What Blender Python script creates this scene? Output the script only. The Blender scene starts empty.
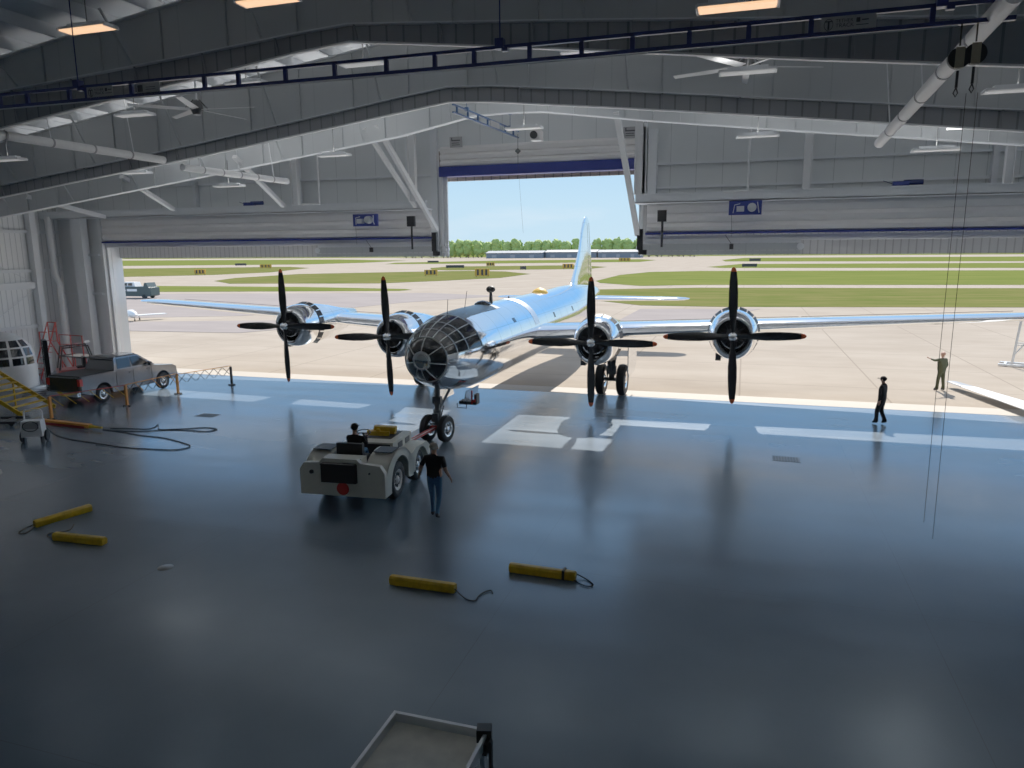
import bpy, bmesh, math, random
from mathutils import Vector, Matrix, Quaternion, noise
random.seed(7)
R = math.radians
COL = bpy.context.scene.collection
PI = math.pi

# ------------------------------------------------------------------ materials
def mat(name, col, rough=.5, metal=0., var=.06, vscale=6., emit=None, estr=0., bump=0., bscale=20., spec=.5, coat=0.):
    m = bpy.data.materials.new(name); m.use_nodes = True
    nt = m.node_tree; N = nt.nodes; L = nt.links
    b = N['Principled BSDF']
    b.inputs['Roughness'].default_value = rough
    b.inputs['Metallic'].default_value = metal
    b.inputs['Specular IOR Level'].default_value = spec
    b.inputs['Coat Weight'].default_value = coat
    c = (*col, 1)
    if var > 0:
        tc = N.new('ShaderNodeTexCoord'); nz = N.new('ShaderNodeTexNoise'); nz.inputs['Scale'].default_value = vscale
        nz.inputs['Detail'].default_value = 4
        L.new(tc.outputs['Object'], nz.inputs['Vector'])
        mx = N.new('ShaderNodeMix'); mx.data_type = 'RGBA'
        mx.inputs['A'].default_value = (*[max(0, x*(1-var)) for x in col], 1)
        mx.inputs['B'].default_value = (*[min(1, x*(1+var)) for x in col], 1)
        L.new(nz.outputs['Fac'], mx.inputs['Factor']); L.new(mx.outputs['Result'], b.inputs['Base Color'])
        if bump > 0:
            n2 = N.new('ShaderNodeTexNoise'); n2.inputs['Scale'].default_value = bscale
            L.new(tc.outputs['Object'], n2.inputs['Vector'])
            bp = N.new('ShaderNodeBump'); bp.inputs['Strength'].default_value = bump; bp.inputs['Distance'].default_value = .02
            L.new(n2.outputs['Fac'], bp.inputs['Height']); L.new(bp.outputs['Normal'], b.inputs['Normal'])
    else:
        b.inputs['Base Color'].default_value = c
    if emit:
        b.inputs['Emission Color'].default_value = (*emit, 1); b.inputs['Emission Strength'].default_value = estr
    return m

def stripes(name, col, col2, period, width, axis, rough=.5, metal=0., var=.05, vscale=.7):
    """thin darker seams every `period` metres along an object axis (panel joints, corrugation)"""
    m = bpy.data.materials.new(name); m.use_nodes = True
    nt = m.node_tree; N = nt.nodes; L = nt.links; b = N['Principled BSDF']
    b.inputs['Roughness'].default_value = rough; b.inputs['Metallic'].default_value = metal
    tc = N.new('ShaderNodeTexCoord'); sp = N.new('ShaderNodeSeparateXYZ'); L.new(tc.outputs['Object'], sp.inputs[0])
    fac = None
    for ax in axis:
        d = N.new('ShaderNodeMath'); d.operation = 'DIVIDE'; d.inputs[1].default_value = period; L.new(sp.outputs[ax], d.inputs[0])
        f = N.new('ShaderNodeMath'); f.operation = 'FRACT'; L.new(d.outputs[0], f.inputs[0])
        l = N.new('ShaderNodeMath'); l.operation = 'LESS_THAN'; l.inputs[1].default_value = width/period; L.new(f.outputs[0], l.inputs[0])
        if fac is None: fac = l
        else:
            mxx = N.new('ShaderNodeMath'); mxx.operation = 'MAXIMUM'; L.new(fac.outputs[0], mxx.inputs[0]); L.new(l.outputs[0], mxx.inputs[1]); fac = mxx
    nz = N.new('ShaderNodeTexNoise'); nz.inputs['Scale'].default_value = vscale; nz.inputs['Detail'].default_value = 5
    L.new(tc.outputs['Object'], nz.inputs['Vector'])
    m1 = N.new('ShaderNodeMix'); m1.data_type = 'RGBA'
    m1.inputs['A'].default_value = (*[x*(1-var) for x in col], 1); m1.inputs['B'].default_value = (*[x*(1+var) for x in col], 1)
    L.new(nz.outputs['Fac'], m1.inputs['Factor'])
    m2 = N.new('ShaderNodeMix'); m2.data_type = 'RGBA'; L.new(fac.outputs[0], m2.inputs['Factor'])
    L.new(m1.outputs['Result'], m2.inputs['A']); m2.inputs['B'].default_value = (*col2, 1)
    L.new(m2.outputs['Result'], b.inputs['Base Color'])
    return m

M = {}
M['steel_white'] = mat('painted light grey steel', (.76,.79,.82), .45, var=.05, vscale=1.5)
M['steel_bright'] = mat('bright white painted steel', (.78,.79,.80), .4, var=.04)
M['rafter'] = stripes('grey rafter web', (.46,.49,.51), (.40,.43,.45), 1.95, .035, (0,), .5)
M['curtain'] = stripes('ribbed draft curtain', (.27,.28,.30), (.16,.165,.18), .42, .05, (0,), .6)
M['wall'] = stripes('grey green wall panel', (.74,.77,.78), (.52,.55,.56), 1.05, .03, (0,), .55)
M['wall_left'] = stripes('white ribbed wall panel', (.85,.87,.88), (.56,.58,.6), .3, .05, (1,), .5)
M['roof'] = stripes('white roof insulation', (.74,.77,.80), (.5,.53,.56), 1.5, .05, (0,), .6)
M['fascia'] = stripes('corrugated fascia', (.6,.6,.61), (.4,.4,.41), .28, .05, (0,), .5)
M['fascia_dark'] = stripes('brownish fascia slats', (.30,.25,.23), (.12,.11,.11), .42, .06, (0,), .5)
M['fabric'] = mat('warm grey door fabric', (.88,.86,.85), .6, var=.08, vscale=1.2, bump=.3, bscale=1.5)
M['blue_strip'] = mat('navy blue strip', (.012,.025,.22), .5)
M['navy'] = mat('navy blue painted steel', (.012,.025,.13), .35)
M['navy_lit'] = mat('navy painted steel in lit tone', (.02,.08,.22), .35)  # lit copy of navy, the light is put into the colour
M['motor_blue'] = mat('royal blue paint', (.01,.025,.22), .4)
M['black'] = mat('black rubber', (.012,.012,.014), .55)
M['black_gloss'] = mat('gloss black paint', (.012,.012,.013), .25)
M['tyre'] = mat('tyre rubber', (.014,.014,.016), .7, bump=.4, bscale=40)
M['dark'] = mat('dark machinery', (.03,.03,.033), .5, var=.3)
M['yellow'] = mat('worn yellow paint', (.62,.38,.008), .5, var=.5, vscale=9)
M['yellow_clean'] = mat('yellow sheet', (.75,.42,.02), .5)
M['orange'] = mat('orange paint', (.75,.27,.03), .45)
M['red'] = mat('red paint', (.45,.02,.015), .4)
M['pink'] = mat('faded red body', (.5,.12,.11), .4)
M['tip'] = mat('orange red blade tip', (.65,.09,.02), .45)
M['chrome'] = mat('chrome', (.85,.85,.86), .12, 1., var=0)
M['glass'] = mat('dark glazing', (.012,.014,.016), .06, spec=.6, var=.2)
M['olive_panel'] = mat('anti glare top panel', (.10,.125,.14), .35, .3)
M['frame_metal'] = mat('window frame metal', (.55,.57,.58), .3, .7)
M['tug'] = mat('off white tug paint', (.56,.57,.50), .4, var=.08)
M['white'] = mat('white paint', (.8,.8,.78), .4)
M['gear_grey'] = mat('gear strut grey', (.10,.105,.11), .35, .6)
M['cloth_black'] = mat('black cloth', (.008,.008,.009), .9)
M['jeans'] = mat('blue denim', (.035,.11,.22), .85, var=.25, vscale=12)
M['flight'] = mat('olive green flight suit', (.05,.055,.022), .9, var=.2)
M['coverall'] = mat('near black coveralls', (.012,.012,.012), .9)
M['skin'] = mat('skin', (.42,.22,.15), .6)
M['hair_grey'] = mat('grey hair', (.22,.20,.18), .9)
M['rope'] = mat('dark rope', (.05,.045,.035), .9)
M['led_warm'] = mat('warm lit lens', (.9,.6,.4), .4, var=0, emit=(1.,.55,.28), estr=.95)
M['led_white'] = mat('pale lens', (.8,.8,.78), .4, var=0, emit=(1,1,1), estr=.12)
M['blade_black'] = mat('satin black', (.010,.010,.011), .4)
M['silver_paint'] = mat('silver truck paint', (.15,.16,.18), .18, .6, var=.06, coat=.6)
M['tail_lamp'] = mat('red lamp lens', (.65,.03,.03), .2)
M['vehicle_green'] = mat('dark green vehicle paint', (.02,.045,.045), .4)
M['wood'] = mat('yellow brown wood', (.35,.2,.05), .6)
M['reel_brown'] = mat('dull brown metal', (.30,.26,.18), .5)
M['tip_grey'] = mat('grey wing tip', (.17,.19,.22), .5)
M['tray_top'] = mat('worn beige tray surface', (.72,.72,.64), .55, var=.3, vscale=5, bump=.3, bscale=6)
M['aluminium'] = mat('brushed aluminium edge', (.62,.66,.70), .35, .8)
M['trunk'] = mat('bark', (.09,.06,.04), .9)
M['leaf'] = mat('spring leaves', (.30,.42,.09), .9, var=.45, vscale=.9)
M['leaf2'] = mat('darker leaves', (.22,.35,.08), .9, var=.45, vscale=.9)
M['bldg'] = mat('blue grey siding', (.15,.18,.22), .7)
M['bldg_roof'] = mat('pale roof', (.30,.31,.33), .7)
M['sign_yellow'] = mat('airfield sign yellow', (.65,.32,.02), .6)
M['sign_black'] = mat('airfield sign black', (.02,.02,.02), .6)
M['ink'] = mat('dark lettering', (.03,.03,.04), .6, var=0)
M['plate'] = mat('grey name plate', (.34,.34,.35), .5)
M['strip'] = mat('pale concrete threshold', (.44,.39,.33), .8, vscale=.8)

def aluminium():
    m = bpy.data.materials.new('polished aluminium skin'); m.use_nodes = True
    nt = m.node_tree; N = nt.nodes; L = nt.links; b = N['Principled BSDF']
    b.inputs['Metallic'].default_value = 1; b.inputs['Roughness'].default_value = .1
    tc = N.new('ShaderNodeTexCoord'); sp = N.new('ShaderNodeSeparateXYZ'); L.new(tc.outputs['Object'], sp.inputs[0])
    def seam(out, period, w):
        d = N.new('ShaderNodeMath'); d.operation = 'DIVIDE'; d.inputs[1].default_value = period; L.new(out, d.inputs[0])
        f = N.new('ShaderNodeMath'); f.operation = 'FRACT'; L.new(d.outputs[0], f.inputs[0])
        l = N.new('ShaderNodeMath'); l.operation = 'LESS_THAN'; l.inputs[1].default_value = w; L.new(f.outputs[0], l.inputs[0]); return l
    a = seam(sp.outputs[1], 1.35, .016); c = seam(sp.outputs[2], .9, .012)
    mx = N.new('ShaderNodeMath'); mx.operation = 'MAXIMUM'; L.new(a.outputs[0], mx.inputs[0]); L.new(c.outputs[0], mx.inputs[1])
    br = N.new('ShaderNodeTexNoise'); br.inputs['Scale'].default_value = .6; L.new(tc.outputs['Object'], br.inputs['Vector'])
    cr = N.new('ShaderNodeMix'); cr.data_type = 'RGBA'; cr.inputs['A'].default_value = (.78,.80,.82,1); cr.inputs['B'].default_value = (.92,.93,.95,1)
    L.new(br.outputs['Fac'], cr.inputs['Factor'])
    m2 = N.new('ShaderNodeMix'); m2.data_type = 'RGBA'; L.new(mx.outputs[0], m2.inputs['Factor']); L.new(cr.outputs['Result'], m2.inputs['A'])
    m2.inputs['B'].default_value = (.45,.48,.5,1); L.new(m2.outputs['Result'], b.inputs['Base Color'])
    nz = N.new('ShaderNodeTexNoise'); nz.inputs['Scale'].default_value = 1.6; L.new(tc.outputs['Object'], nz.inputs['Vector'])
    bp = N.new('ShaderNodeBump'); bp.inputs['Strength'].default_value = .25; bp.inputs['Distance'].default_value = .02
    L.new(nz.outputs['Fac'], bp.inputs['Height']); L.new(bp.outputs['Normal'], b.inputs['Normal'])
    return m
M['alu'] = aluminium()

def floor_mat():
    m = bpy.data.materials.new('glossy grey epoxy floor'); m.use_nodes = True
    nt = m.node_tree; N = nt.nodes; L = nt.links; b = N['Principled BSDF']
    tc = N.new('ShaderNodeTexCoord')
    n1 = N.new('ShaderNodeTexNoise'); n1.inputs['Scale'].default_value = .35; n1.inputs['Detail'].default_value = 6; L.new(tc.outputs['Object'], n1.inputs['Vector'])
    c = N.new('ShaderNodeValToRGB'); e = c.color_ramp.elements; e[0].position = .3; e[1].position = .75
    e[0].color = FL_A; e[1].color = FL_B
    L.new(n1.outputs['Fac'], c.inputs['Fac'])
    # faint joints in the slab
    sp = N.new('ShaderNodeSeparateXYZ'); L.new(tc.outputs['Object'], sp.inputs[0])
    fac = None
    for ax, per, off in ((0, 7.3, 4.), (1, 7.3, 1.)):
        ad = N.new('ShaderNodeMath'); ad.operation = 'ADD'; ad.inputs[1].default_value = off+146; L.new(sp.outputs[ax], ad.inputs[0])
        d = N.new('ShaderNodeMath'); d.operation = 'DIVIDE'; d.inputs[1].default_value = per; L.new(ad.outputs[0], d.inputs[0])
        f = N.new('ShaderNodeMath'); f.operation = 'FRACT'; L.new(d.outputs[0], f.inputs[0])
        l = N.new('ShaderNodeMath'); l.operation = 'LESS_THAN'; l.inputs[1].default_value = .0014; L.new(f.outputs[0], l.inputs[0])
        if fac is None: fac = l
        else:
            q = N.new('ShaderNodeMath'); q.operation = 'MAXIMUM'; L.new(fac.outputs[0], q.inputs[0]); L.new(l.outputs[0], q.inputs[1]); fac = q
    m2 = N.new('ShaderNodeMix'); m2.data_type = 'RGBA'; L.new(fac.outputs[0], m2.inputs['Factor']); L.new(c.outputs['Color'], m2.inputs['A'])
    m2.inputs['B'].default_value = (.085,.10,.125,1); L.new(m2.outputs['Result'], b.inputs['Base Color'])
    n2 = N.new('ShaderNodeTexNoise'); n2.inputs['Scale'].default_value = .5; n2.inputs['Detail'].default_value = 5
    mp = N.new('ShaderNodeMapping'); mp.inputs['Scale'].default_value = (.4, 2.2, 1); L.new(tc.outputs['Object'], mp.inputs['Vector']); L.new(mp.outputs[0], n2.inputs['Vector'])
    mr = N.new('ShaderNodeMapRange'); mr.inputs['To Min'].default_value = .17; mr.inputs['To Max'].default_value = .27; mr.inputs['From Min'].default_value=.3; mr.inputs['From Max'].default_value=.7
    L.new(n2.outputs['Fac'], mr.inputs['Value']); L.new(mr.outputs[0], b.inputs['Roughness'])
    n3 = N.new('ShaderNodeTexNoise'); n3.inputs['Scale'].default_value = 1.1; n3.inputs['Detail'].default_value = 1; L.new(mp.outputs[0], n3.inputs['Vector'])
    bp = N.new('ShaderNodeBump'); bp.inputs['Strength'].default_value = .025; bp.inputs['Distance'].default_value = .02
    L.new(n3.outputs['Fac'], bp.inputs['Height']); L.new(bp.outputs['Normal'], b.inputs['Normal'])
    b.inputs['IOR'].default_value = 1.6; b.inputs['Specular IOR Level'].default_value = .65; b.inputs['Specular Tint'].default_value = (.55,.8,1,1)  # blue tint added to strengthen the sky reflection
    return m
FL_A = (.085,.115,.15,1); FL_B = (.115,.148,.19,1)  # grey floor, with blue of the reflected sky worked into the colour
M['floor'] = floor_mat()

def ground_mat(name, a, bcol, scale, joint=0, streak=1., rough=.9, jc=.85):
    m = bpy.data.materials.new(name); m.use_nodes = True
    nt = m.node_tree; N = nt.nodes; L = nt.links; b = N['Principled BSDF']; b.inputs['Roughness'].default_value = rough
    b.inputs['Specular IOR Level'].default_value = .0
    tc = N.new('ShaderNodeTexCoord'); mp = N.new('ShaderNodeMapping'); mp.inputs['Scale'].default_value = (1, streak, 1); L.new(tc.outputs['Object'], mp.inputs['Vector'])
    n1 = N.new('ShaderNodeTexNoise'); n1.inputs['Scale'].default_value = scale; n1.inputs['Detail'].default_value = 8; n1.inputs['Roughness'].default_value = .65
    L.new(mp.outputs[0], n1.inputs['Vector'])
    c = N.new('ShaderNodeValToRGB'); e = c.color_ramp.elements; e[0].position = .32; e[1].position = .68; e[0].color = (*a,1); e[1].color = (*bcol,1)
    L.new(n1.outputs['Fac'], c.inputs['Fac']); out = c.outputs['Color']
    if joint:
        sp = N.new('ShaderNodeSeparateXYZ'); L.new(tc.outputs['Object'], sp.inputs[0]); fac = None
        for ax in (0, 1):
            d = N.new('ShaderNodeMath'); d.operation = 'DIVIDE'; d.inputs[1].default_value = joint; L.new(sp.outputs[ax], d.inputs[0])
            f = N.new('ShaderNodeMath'); f.operation = 'FRACT'; L.new(d.outputs[0], f.inputs[0])
            l = N.new('ShaderNodeMath'); l.operation = 'LESS_THAN'; l.inputs[1].default_value = .09/joint; L.new(f.outputs[0], l.inputs[0])
            if fac is None: fac = l
            else:
                q = N.new('ShaderNodeMath'); q.operation = 'MAXIMUM'; L.new(fac.outputs[0], q.inputs[0]); L.new(l.outputs[0], q.inputs[1]); fac = q
        m2 = N.new('ShaderNodeMix'); m2.data_type = 'RGBA'; m2.inputs['B'].default_value = (*[x*jc for x in a],1)
        L.new(fac.outputs[0], m2.inputs['Factor']); L.new(out, m2.inputs['A']); out = m2.outputs['Result']
    L.new(out, b.inputs['Base Color'])
    return m
M['apron'] = ground_mat('beige concrete apron', (.285,.236,.186), (.37,.315,.255), .12, joint=6.1, streak=2.)
M['asphalt'] = ground_mat('grey asphalt', (.235,.205,.195), (.28,.245,.23), .15, streak=2.)
M['grass'] = ground_mat('mown grass', (.076,.106,.020), (.127,.138,.032), .05, streak=3.)
M['grass_dry'] = ground_mat('patchy grass', (.062,.090,.016), (.138,.122,.040), .09, streak=3.5)

# ------------------------------------------------------------------ geometry collector
def rotm(rx=0, ry=0, rz=0):
    return (Matrix.Rotation(rz,3,'Z') @ Matrix.Rotation(ry,3,'Y') @ Matrix.Rotation(rx,3,'X'))
class G:
    def __init__(s): s.v=[]; s.f=[]; s.m=[]; s.T=None
    def _add(s, vs, fs, m=0):
        o=len(s.v); s.v += [tuple(s.T @ Vector(v)) if s.T else tuple(v) for v in vs]
        s.f += [tuple(i+o for i in f) for f in fs]; s.m += [m]*len(fs); return s
    def box(s, c, d, rot=None, m=0, taper=1.):
        vs=[]
        for z in (-.5,.5):
            k = taper if z>0 else 1
            for x,y in ((-.5,-.5),(.5,-.5),(.5,.5),(-.5,.5)):
                p=Vector((x*d[0]*k,y*d[1]*k,z*d[2]))
                if rot is not None: p=rot@p
                vs.append(p+Vector(c))
        return s._add(vs,[(3,2,1,0),(4,5,6,7),(0,1,5,4),(1,2,6,5),(2,3,7,6),(3,0,4,7)],m)
    def b2(s, lo, hi, m=0):
        return s.box([(a+b)/2 for a,b in zip(lo,hi)],[b-a for a,b in zip(lo,hi)],m=m)
    def loft(s, rings, m=0, cap=True, closed=True):
        n=len(rings[0]); vs=[p for r in rings for p in r]; fs=[]
        for i in range(len(rings)-1):
            for j in range(n if closed else n-1):
                a=i*n+j; b=i*n+(j+1)%n; fs.append((a,b,b+n,a+n))
        if cap and closed:
            fs.append(tuple(range(n-1,-1,-1))); o=(len(rings)-1)*n; fs.append(tuple(o+j for j in range(n)))
        return s._add(vs,fs,m)
    def pipe(s, pts, r, n=8, m=0, cap=True):
        pts=[Vector(p) for p in pts]; rr = r if isinstance(r,(list,tuple)) else [r]*len(pts)
        t=(pts[1]-pts[0]).normalized(); up=Vector((0,0,1)) if abs(t.z)<.9 else Vector((1,0,0))
        u=t.cross(up).normalized(); rings=[]
        for i,p in enumerate(pts):
            if i==0: tt=pts[1]-pts[0]
            elif i==len(pts)-1: tt=pts[-1]-pts[-2]
            else: tt=(pts[i+1]-pts[i]).normalized()+(pts[i]-pts[i-1]).normalized()
            if tt.length<1e-6: tt=t
            tt=tt.normalized(); u=(u-tt*u.dot(tt))
            if u.length<1e-5: u=tt.orthogonal()
            u=u.normalized(); w=tt.cross(u)
            rings.append([p+(u*math.cos(2*PI*k/n)+w*math.sin(2*PI*k/n))*rr[i] for k in range(n)])
        return s.loft(rings,m,cap)
    def lathe(s, prof, o=(0,0,0), axis='y', n=24, m=0, zs=1.):
        """prof: list of (distance along axis, radius)"""
        rings=[]
        for a,r in prof:
            ring=[]
            for k in range(n):
                c,d=math.cos(2*PI*k/n)*r, math.sin(2*PI*k/n)*r*zs
                p={'y':(c,a,d),'x':(a,c,d),'z':(c,d,a)}[axis]
                ring.append(Vector(o)+Vector(p))
            rings.append(ring)
        return s.loft(rings,m)
    def prism(s, poly, axis, lo, hi, m=0):
        def P(a,b,h): return {'x':(h,a,b),'y':(a,h,b),'z':(a,b,h)}[axis]
        return s.loft([[P(a,b,lo) for a,b in poly],[P(a,b,hi) for a,b in poly]],m)
    def beam(s, a, b, w, h, m=0):
        """rectangular bar from a to b"""
        a=Vector(a); b=Vector(b); t=(b-a).normalized()
        up=Vector((0,0,1)) if abs(t.z)<.95 else Vector((1,0,0))
        u=t.cross(up).normalized()*w/2; v=u.cross(t).normalized()*h/2
        return s.loft([[p-u-v,p+u-v,p+u+v,p-u+v] for p in (a,b)],m)
    def blob(s, c, rad, m=0, sub=2, amp=0., seed=0, f=1.):
        bm=bmesh.new(); bmesh.ops.create_icosphere(bm,subdivisions=sub,radius=1)
        vs=[]
        for v in bm.verts:
            k=1+amp*noise.fractal(v.co*f+Vector((seed*3.1,seed*1.7,seed)),.9,2.,3)
            vs.append(Vector((v.co.x*rad[0]*k,v.co.y*rad[1]*k,v.co.z*rad[2]*k))+Vector(c))
        fs=[tuple(v.index for v in f.verts) for f in bm.faces]; bm.free()
        return s._add(vs,fs,m)
    def mesh(s, name, mats, angle=38):
        me=bpy.data.meshes.new(name); me.from_pydata([tuple(v) for v in s.v],[],s.f)
        for k in mats: me.materials.append(M[k] if isinstance(k,str) else k)
        for p,i in zip(me.polygons,s.m): p.material_index=i; p.use_smooth=True
        me.update()
        bm=bmesh.new(); bm.from_mesh(me); bmesh.ops.recalc_face_normals(bm,faces=bm.faces); bm.to_mesh(me); bm.free()
        me.set_sharp_from_angle(angle=R(angle))
        return me
    def build(s, name, mats, parent=None, loc=None, rot=None, angle=38):
        if not isinstance(mats,(list,tuple)): mats=[mats]
        o=bpy.data.objects.new(name,s.mesh(name,mats,angle)); COL.objects.link(o)
        if parent is not None: o.parent=parent
        if loc is not None: o.location=loc
        if rot is not None: o.rotation_euler=rot
        return o
def tag(o,label,cat,group=None,kind=None):
    o['label']=label; o['category']=cat
    if group: o['group']=group
    if kind: o['kind']=kind
    return o
def empty(name,loc,rz=0,label=None,cat=None,group=None):
    o=bpy.data.objects.new(name,None); COL.objects.link(o); o.location=loc; o.rotation_euler=(0,0,rz); o.empty_display_size=.2
    if label: tag(o,label,cat,group)
    return o
def struct(o,label=None):
    o['kind']='structure'
    if label: o['label']=label
    return o
def copy_tree(o,parent=None):
    c=o.copy(); COL.objects.link(c); c.parent=parent
    for ch in [x for x in bpy.data.objects if x.parent==o]: copy_tree(ch,c)
    return c
def relabel(o,label): o['label']=label; return o
def recenter(o, c):
    """move the mesh origin of a one mesh thing to c"""
    c=Vector(c); o.data.transform(Matrix.Translation(-c)); o.location=Vector(o.location)+c; return o

# ------------------------------------------------------------------ camera
CAMH=6.437; f_px=729.33; pit,rol,yaw=R(10.413),R(-.484),R(17.551)
F=Vector((-math.sin(yaw)*math.cos(pit),math.cos(yaw)*math.cos(pit),-math.sin(pit)))
Rt=Vector((math.cos(yaw),math.sin(yaw),0)); U=Rt.cross(F)
R2=Rt*math.cos(rol)+U*math.sin(rol); U2=-Rt*math.sin(rol)+U*math.cos(rol)
cd=bpy.data.cameras.new('camera'); cam=bpy.data.objects.new('camera',cd); COL.objects.link(cam)
mw=Matrix((R2,U2,-F)).transposed().to_4x4(); mw.translation=(0,0,CAMH); cam.matrix_world=mw
cd.sensor_width=36; cd.lens=36*f_px/1024; cd.clip_end=4000; cd.clip_start=.1
bpy.context.scene.camera=cam

# ------------------------------------------------------------------ hangar shell
CX=-8.9            # ridge and tail slot centre
XL,XR,YB,YF,YO=-36.6,18.8,-8.,31.9,33.0
def zroof(x): return 13.05-.13*abs(x-CX)
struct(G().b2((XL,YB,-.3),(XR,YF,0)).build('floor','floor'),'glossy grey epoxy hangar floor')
struct(G().b2((XL,YF,-.3),(XR,YO+.2,.004)).build('threshold_strip','strip'),'pale concrete strip along the door threshold')
g=G(); t=.25
for a,b in ((XL-.3,CX),(CX,XR+.3)):
    za,zb=zroof(a)+.35,zroof(b)+.35
    g.loft([[Vector((a,y,za)),Vector((b,y,zb)),Vector((b,y,zb+t)),Vector((a,y,za+t))] for y in (YB-.2,YO+.3)])
ceil=struct(g.build('ceiling','roof'),'white insulated gable roof of the hangar')
x=XL+1.2
while x<XR:
    if abs(x-CX)>.3:
        o=struct(G().b2((x-.03,YB,zroof(x)+.02),(x+.03,YF,zroof(x)+.34)).build('roof_purlin','steel_white',ceil))
    x+=1.5
struct(G().b2((XL-.3,YB-.3,0),(XL,YO,zroof(XL)+.5)).build('wall_left','wall_left'))
struct(G().b2((XR,YB-.3,0),(XR+.3,YO,zroof(XR)+.5)).build('wall_right','wall_left'))
struct(G().prism([(XL,0),(XR,0),(XR,zroof(XR)+.5),(CX,zroof(CX)+.5),(XL,zroof(XL)+.5)],'y',YB-.3,YB).build('wall_back','wall'))
# rafters
def rafter(y, web_bot, cur_bot=None, flange_bot=None, wing_l=XL, wing_r=XR):
    xs=[wing_l]+[k for k in (-30,-24,-18,-13.5,-10.3,-7.5,-4,1,6,12) ]+[wing_r]
    g=G()
    top=[(x,zroof(x)+.02) for x in xs[:5]+[CX]+xs[5:]]
    top=sorted(top); xs2=[x for x,_ in top]
    bot=[(x,web_bot(x)) for x in xs2]
    poly=bot+top[::-1]
    for i in range(len(xs2)-1):
        q=[bot[i],bot[i+1],top[i+1],top[i]]
        g.prism(q,'y',y-.012,y+.012)
    web=struct(g.build('rafter_beam','rafter'),'grey tapered steel rafter spanning the hangar')
    g=G()
    for i in range(len(xs2)-1):
        for L_ in (bot,top):
            a,b=L_[i],L_[i+1]; g.beam((a[0],y,a[1]),(b[0],y,b[1]),.28,.03)
    struct(g.build('rafter_flange','steel_white',web))
    g=G(); x=wing_l+1.
    while x<wing_r:
        g.box((x,y,(web_bot(x)+zroof(x))/2),(.02,.16,zroof(x)-web_bot(x)))
        x+=1.95
    struct(g.build('rafter_stiffener','rafter',web))
    # flange braces angled up to the purlins
    x=wing_l+2.
    while x<wing_r:
        z=web_bot(x); p=Vector((x,y-.1,z+.05)); q=Vector((x+.0,y-.95,zroof(x)))
        struct(G().beam(p,q,.05,.05).build('flange_brace','rafter',web)); x+=3.9
    if cur_bot:
        g=G()
        for i in range(len(xs2)-1):
            a,b=xs2[i],xs2[i+1]
            g.prism([(a,cur_bot(a)),(b,cur_bot(b)),(b,web_bot(b)-.02),(a,web_bot(a)-.02)],'y',y-.02,y+.02)
        struct(g.build('draft_curtain','curtain',web))
        g=G()
        for i in range(len(xs2)-1):
            a,b=xs2[i],xs2[i+1]; g.beam((a,y,cur_bot(a)-.02),(b,y,cur_bot(b)-.02),.12,.04)
        struct(g.build('curtain_edge','steel_bright',web))
        g=G(); x=wing_l+.6
        while x<wing_r:
            g.beam((x,y-.03,cur_bot(x)),(x-.03,y-.1,web_bot(x)),.04,.04); x+=2.1
        struct(g.build('curtain_brace','curtain',web))
    return web
def interp(pts):
    def f(x):
        if x<=pts[0][0]: a,b=pts[0],pts[1]
        elif x>=pts[-1][0]: a,b=pts[-2],pts[-1]
        else:
            for a,b in zip(pts,pts[1:]):
                if a[0]<=x<=b[0]: break
        return a[1]+(b[1]-a[1])*(x-a[0])/(b[0]-a[0])
    return f
rafter(16, interp([(-36,9.8),(-19.8,10.80),(-13.07,11.24),(-9.1,11.55),(-5.26,11.26),(-1.46,10.94),(4.5,10.43),(18,9.2)]),
       interp([(-36,7.9),(-19.94,9.89),(-9.16,11.22),(-5.27,10.8),(-1.44,10.3),(4.6,9.62),(18,8.1)]))
rafter(22, interp([(-36,8.1),(-27.8,9.05),(-18.27,10.15),(-10.57,11.16),(-8.9,11.36),(-7.1,11.27),(-1.4,10.63),(6.45,9.73),(18,8.4)]),
       interp([(-36,7.65),(-27.88,8.64),(-18.3,9.75),(-10.59,10.74),(-8.9,10.95),(-7.45,10.86),(-1.39,10.21),(6.5,9.26),(18,7.8)]))
rafter(28, interp([(-36,8.2),(-30.92,8.83),(-23.4,9.74),(-13.5,10.98),(-10.06,11.62),(-7.65,11.58),(-3.88,11.05),(-.38,10.6),(8.31,9.59),(18,8.4)]))
rafter(10, interp([(-36,10.1),(-9,12.2),(18,10.)]))
# front wall ---------------------------------------------------------------
SL,SR=-13.1,-4.42           # tail slot edges
DL,DR=-33.2,15.3
ZH,ZS=6.16,9.62
g=G()
def gab(a,b,zl,y0,y1,gg,m=0):
    xs=[a]+([CX] if a<CX<b else [])+[b]
    for p,q in zip(xs,xs[1:]): gg.prism([(p,zl),(q,zl),(q,zroof(q)+.4),(p,zroof(p)+.4)],'y',y0,y1,m)
gab(XL,SL-.8,8.3,YF+.15,YO,g); gab(SR+.06,XR,8.3,YF+.15,YO,g); gab(SL-.8,SR+.06,11.0,YF+.15,YO,g)
g.b2((XL,YF+.15,0),(DL-.1,YO,8.3)); g.b2((DR+.1,YF+.15,0),(XR,YO,8.3))
struct(g.build('wall_front','wall'))
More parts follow.
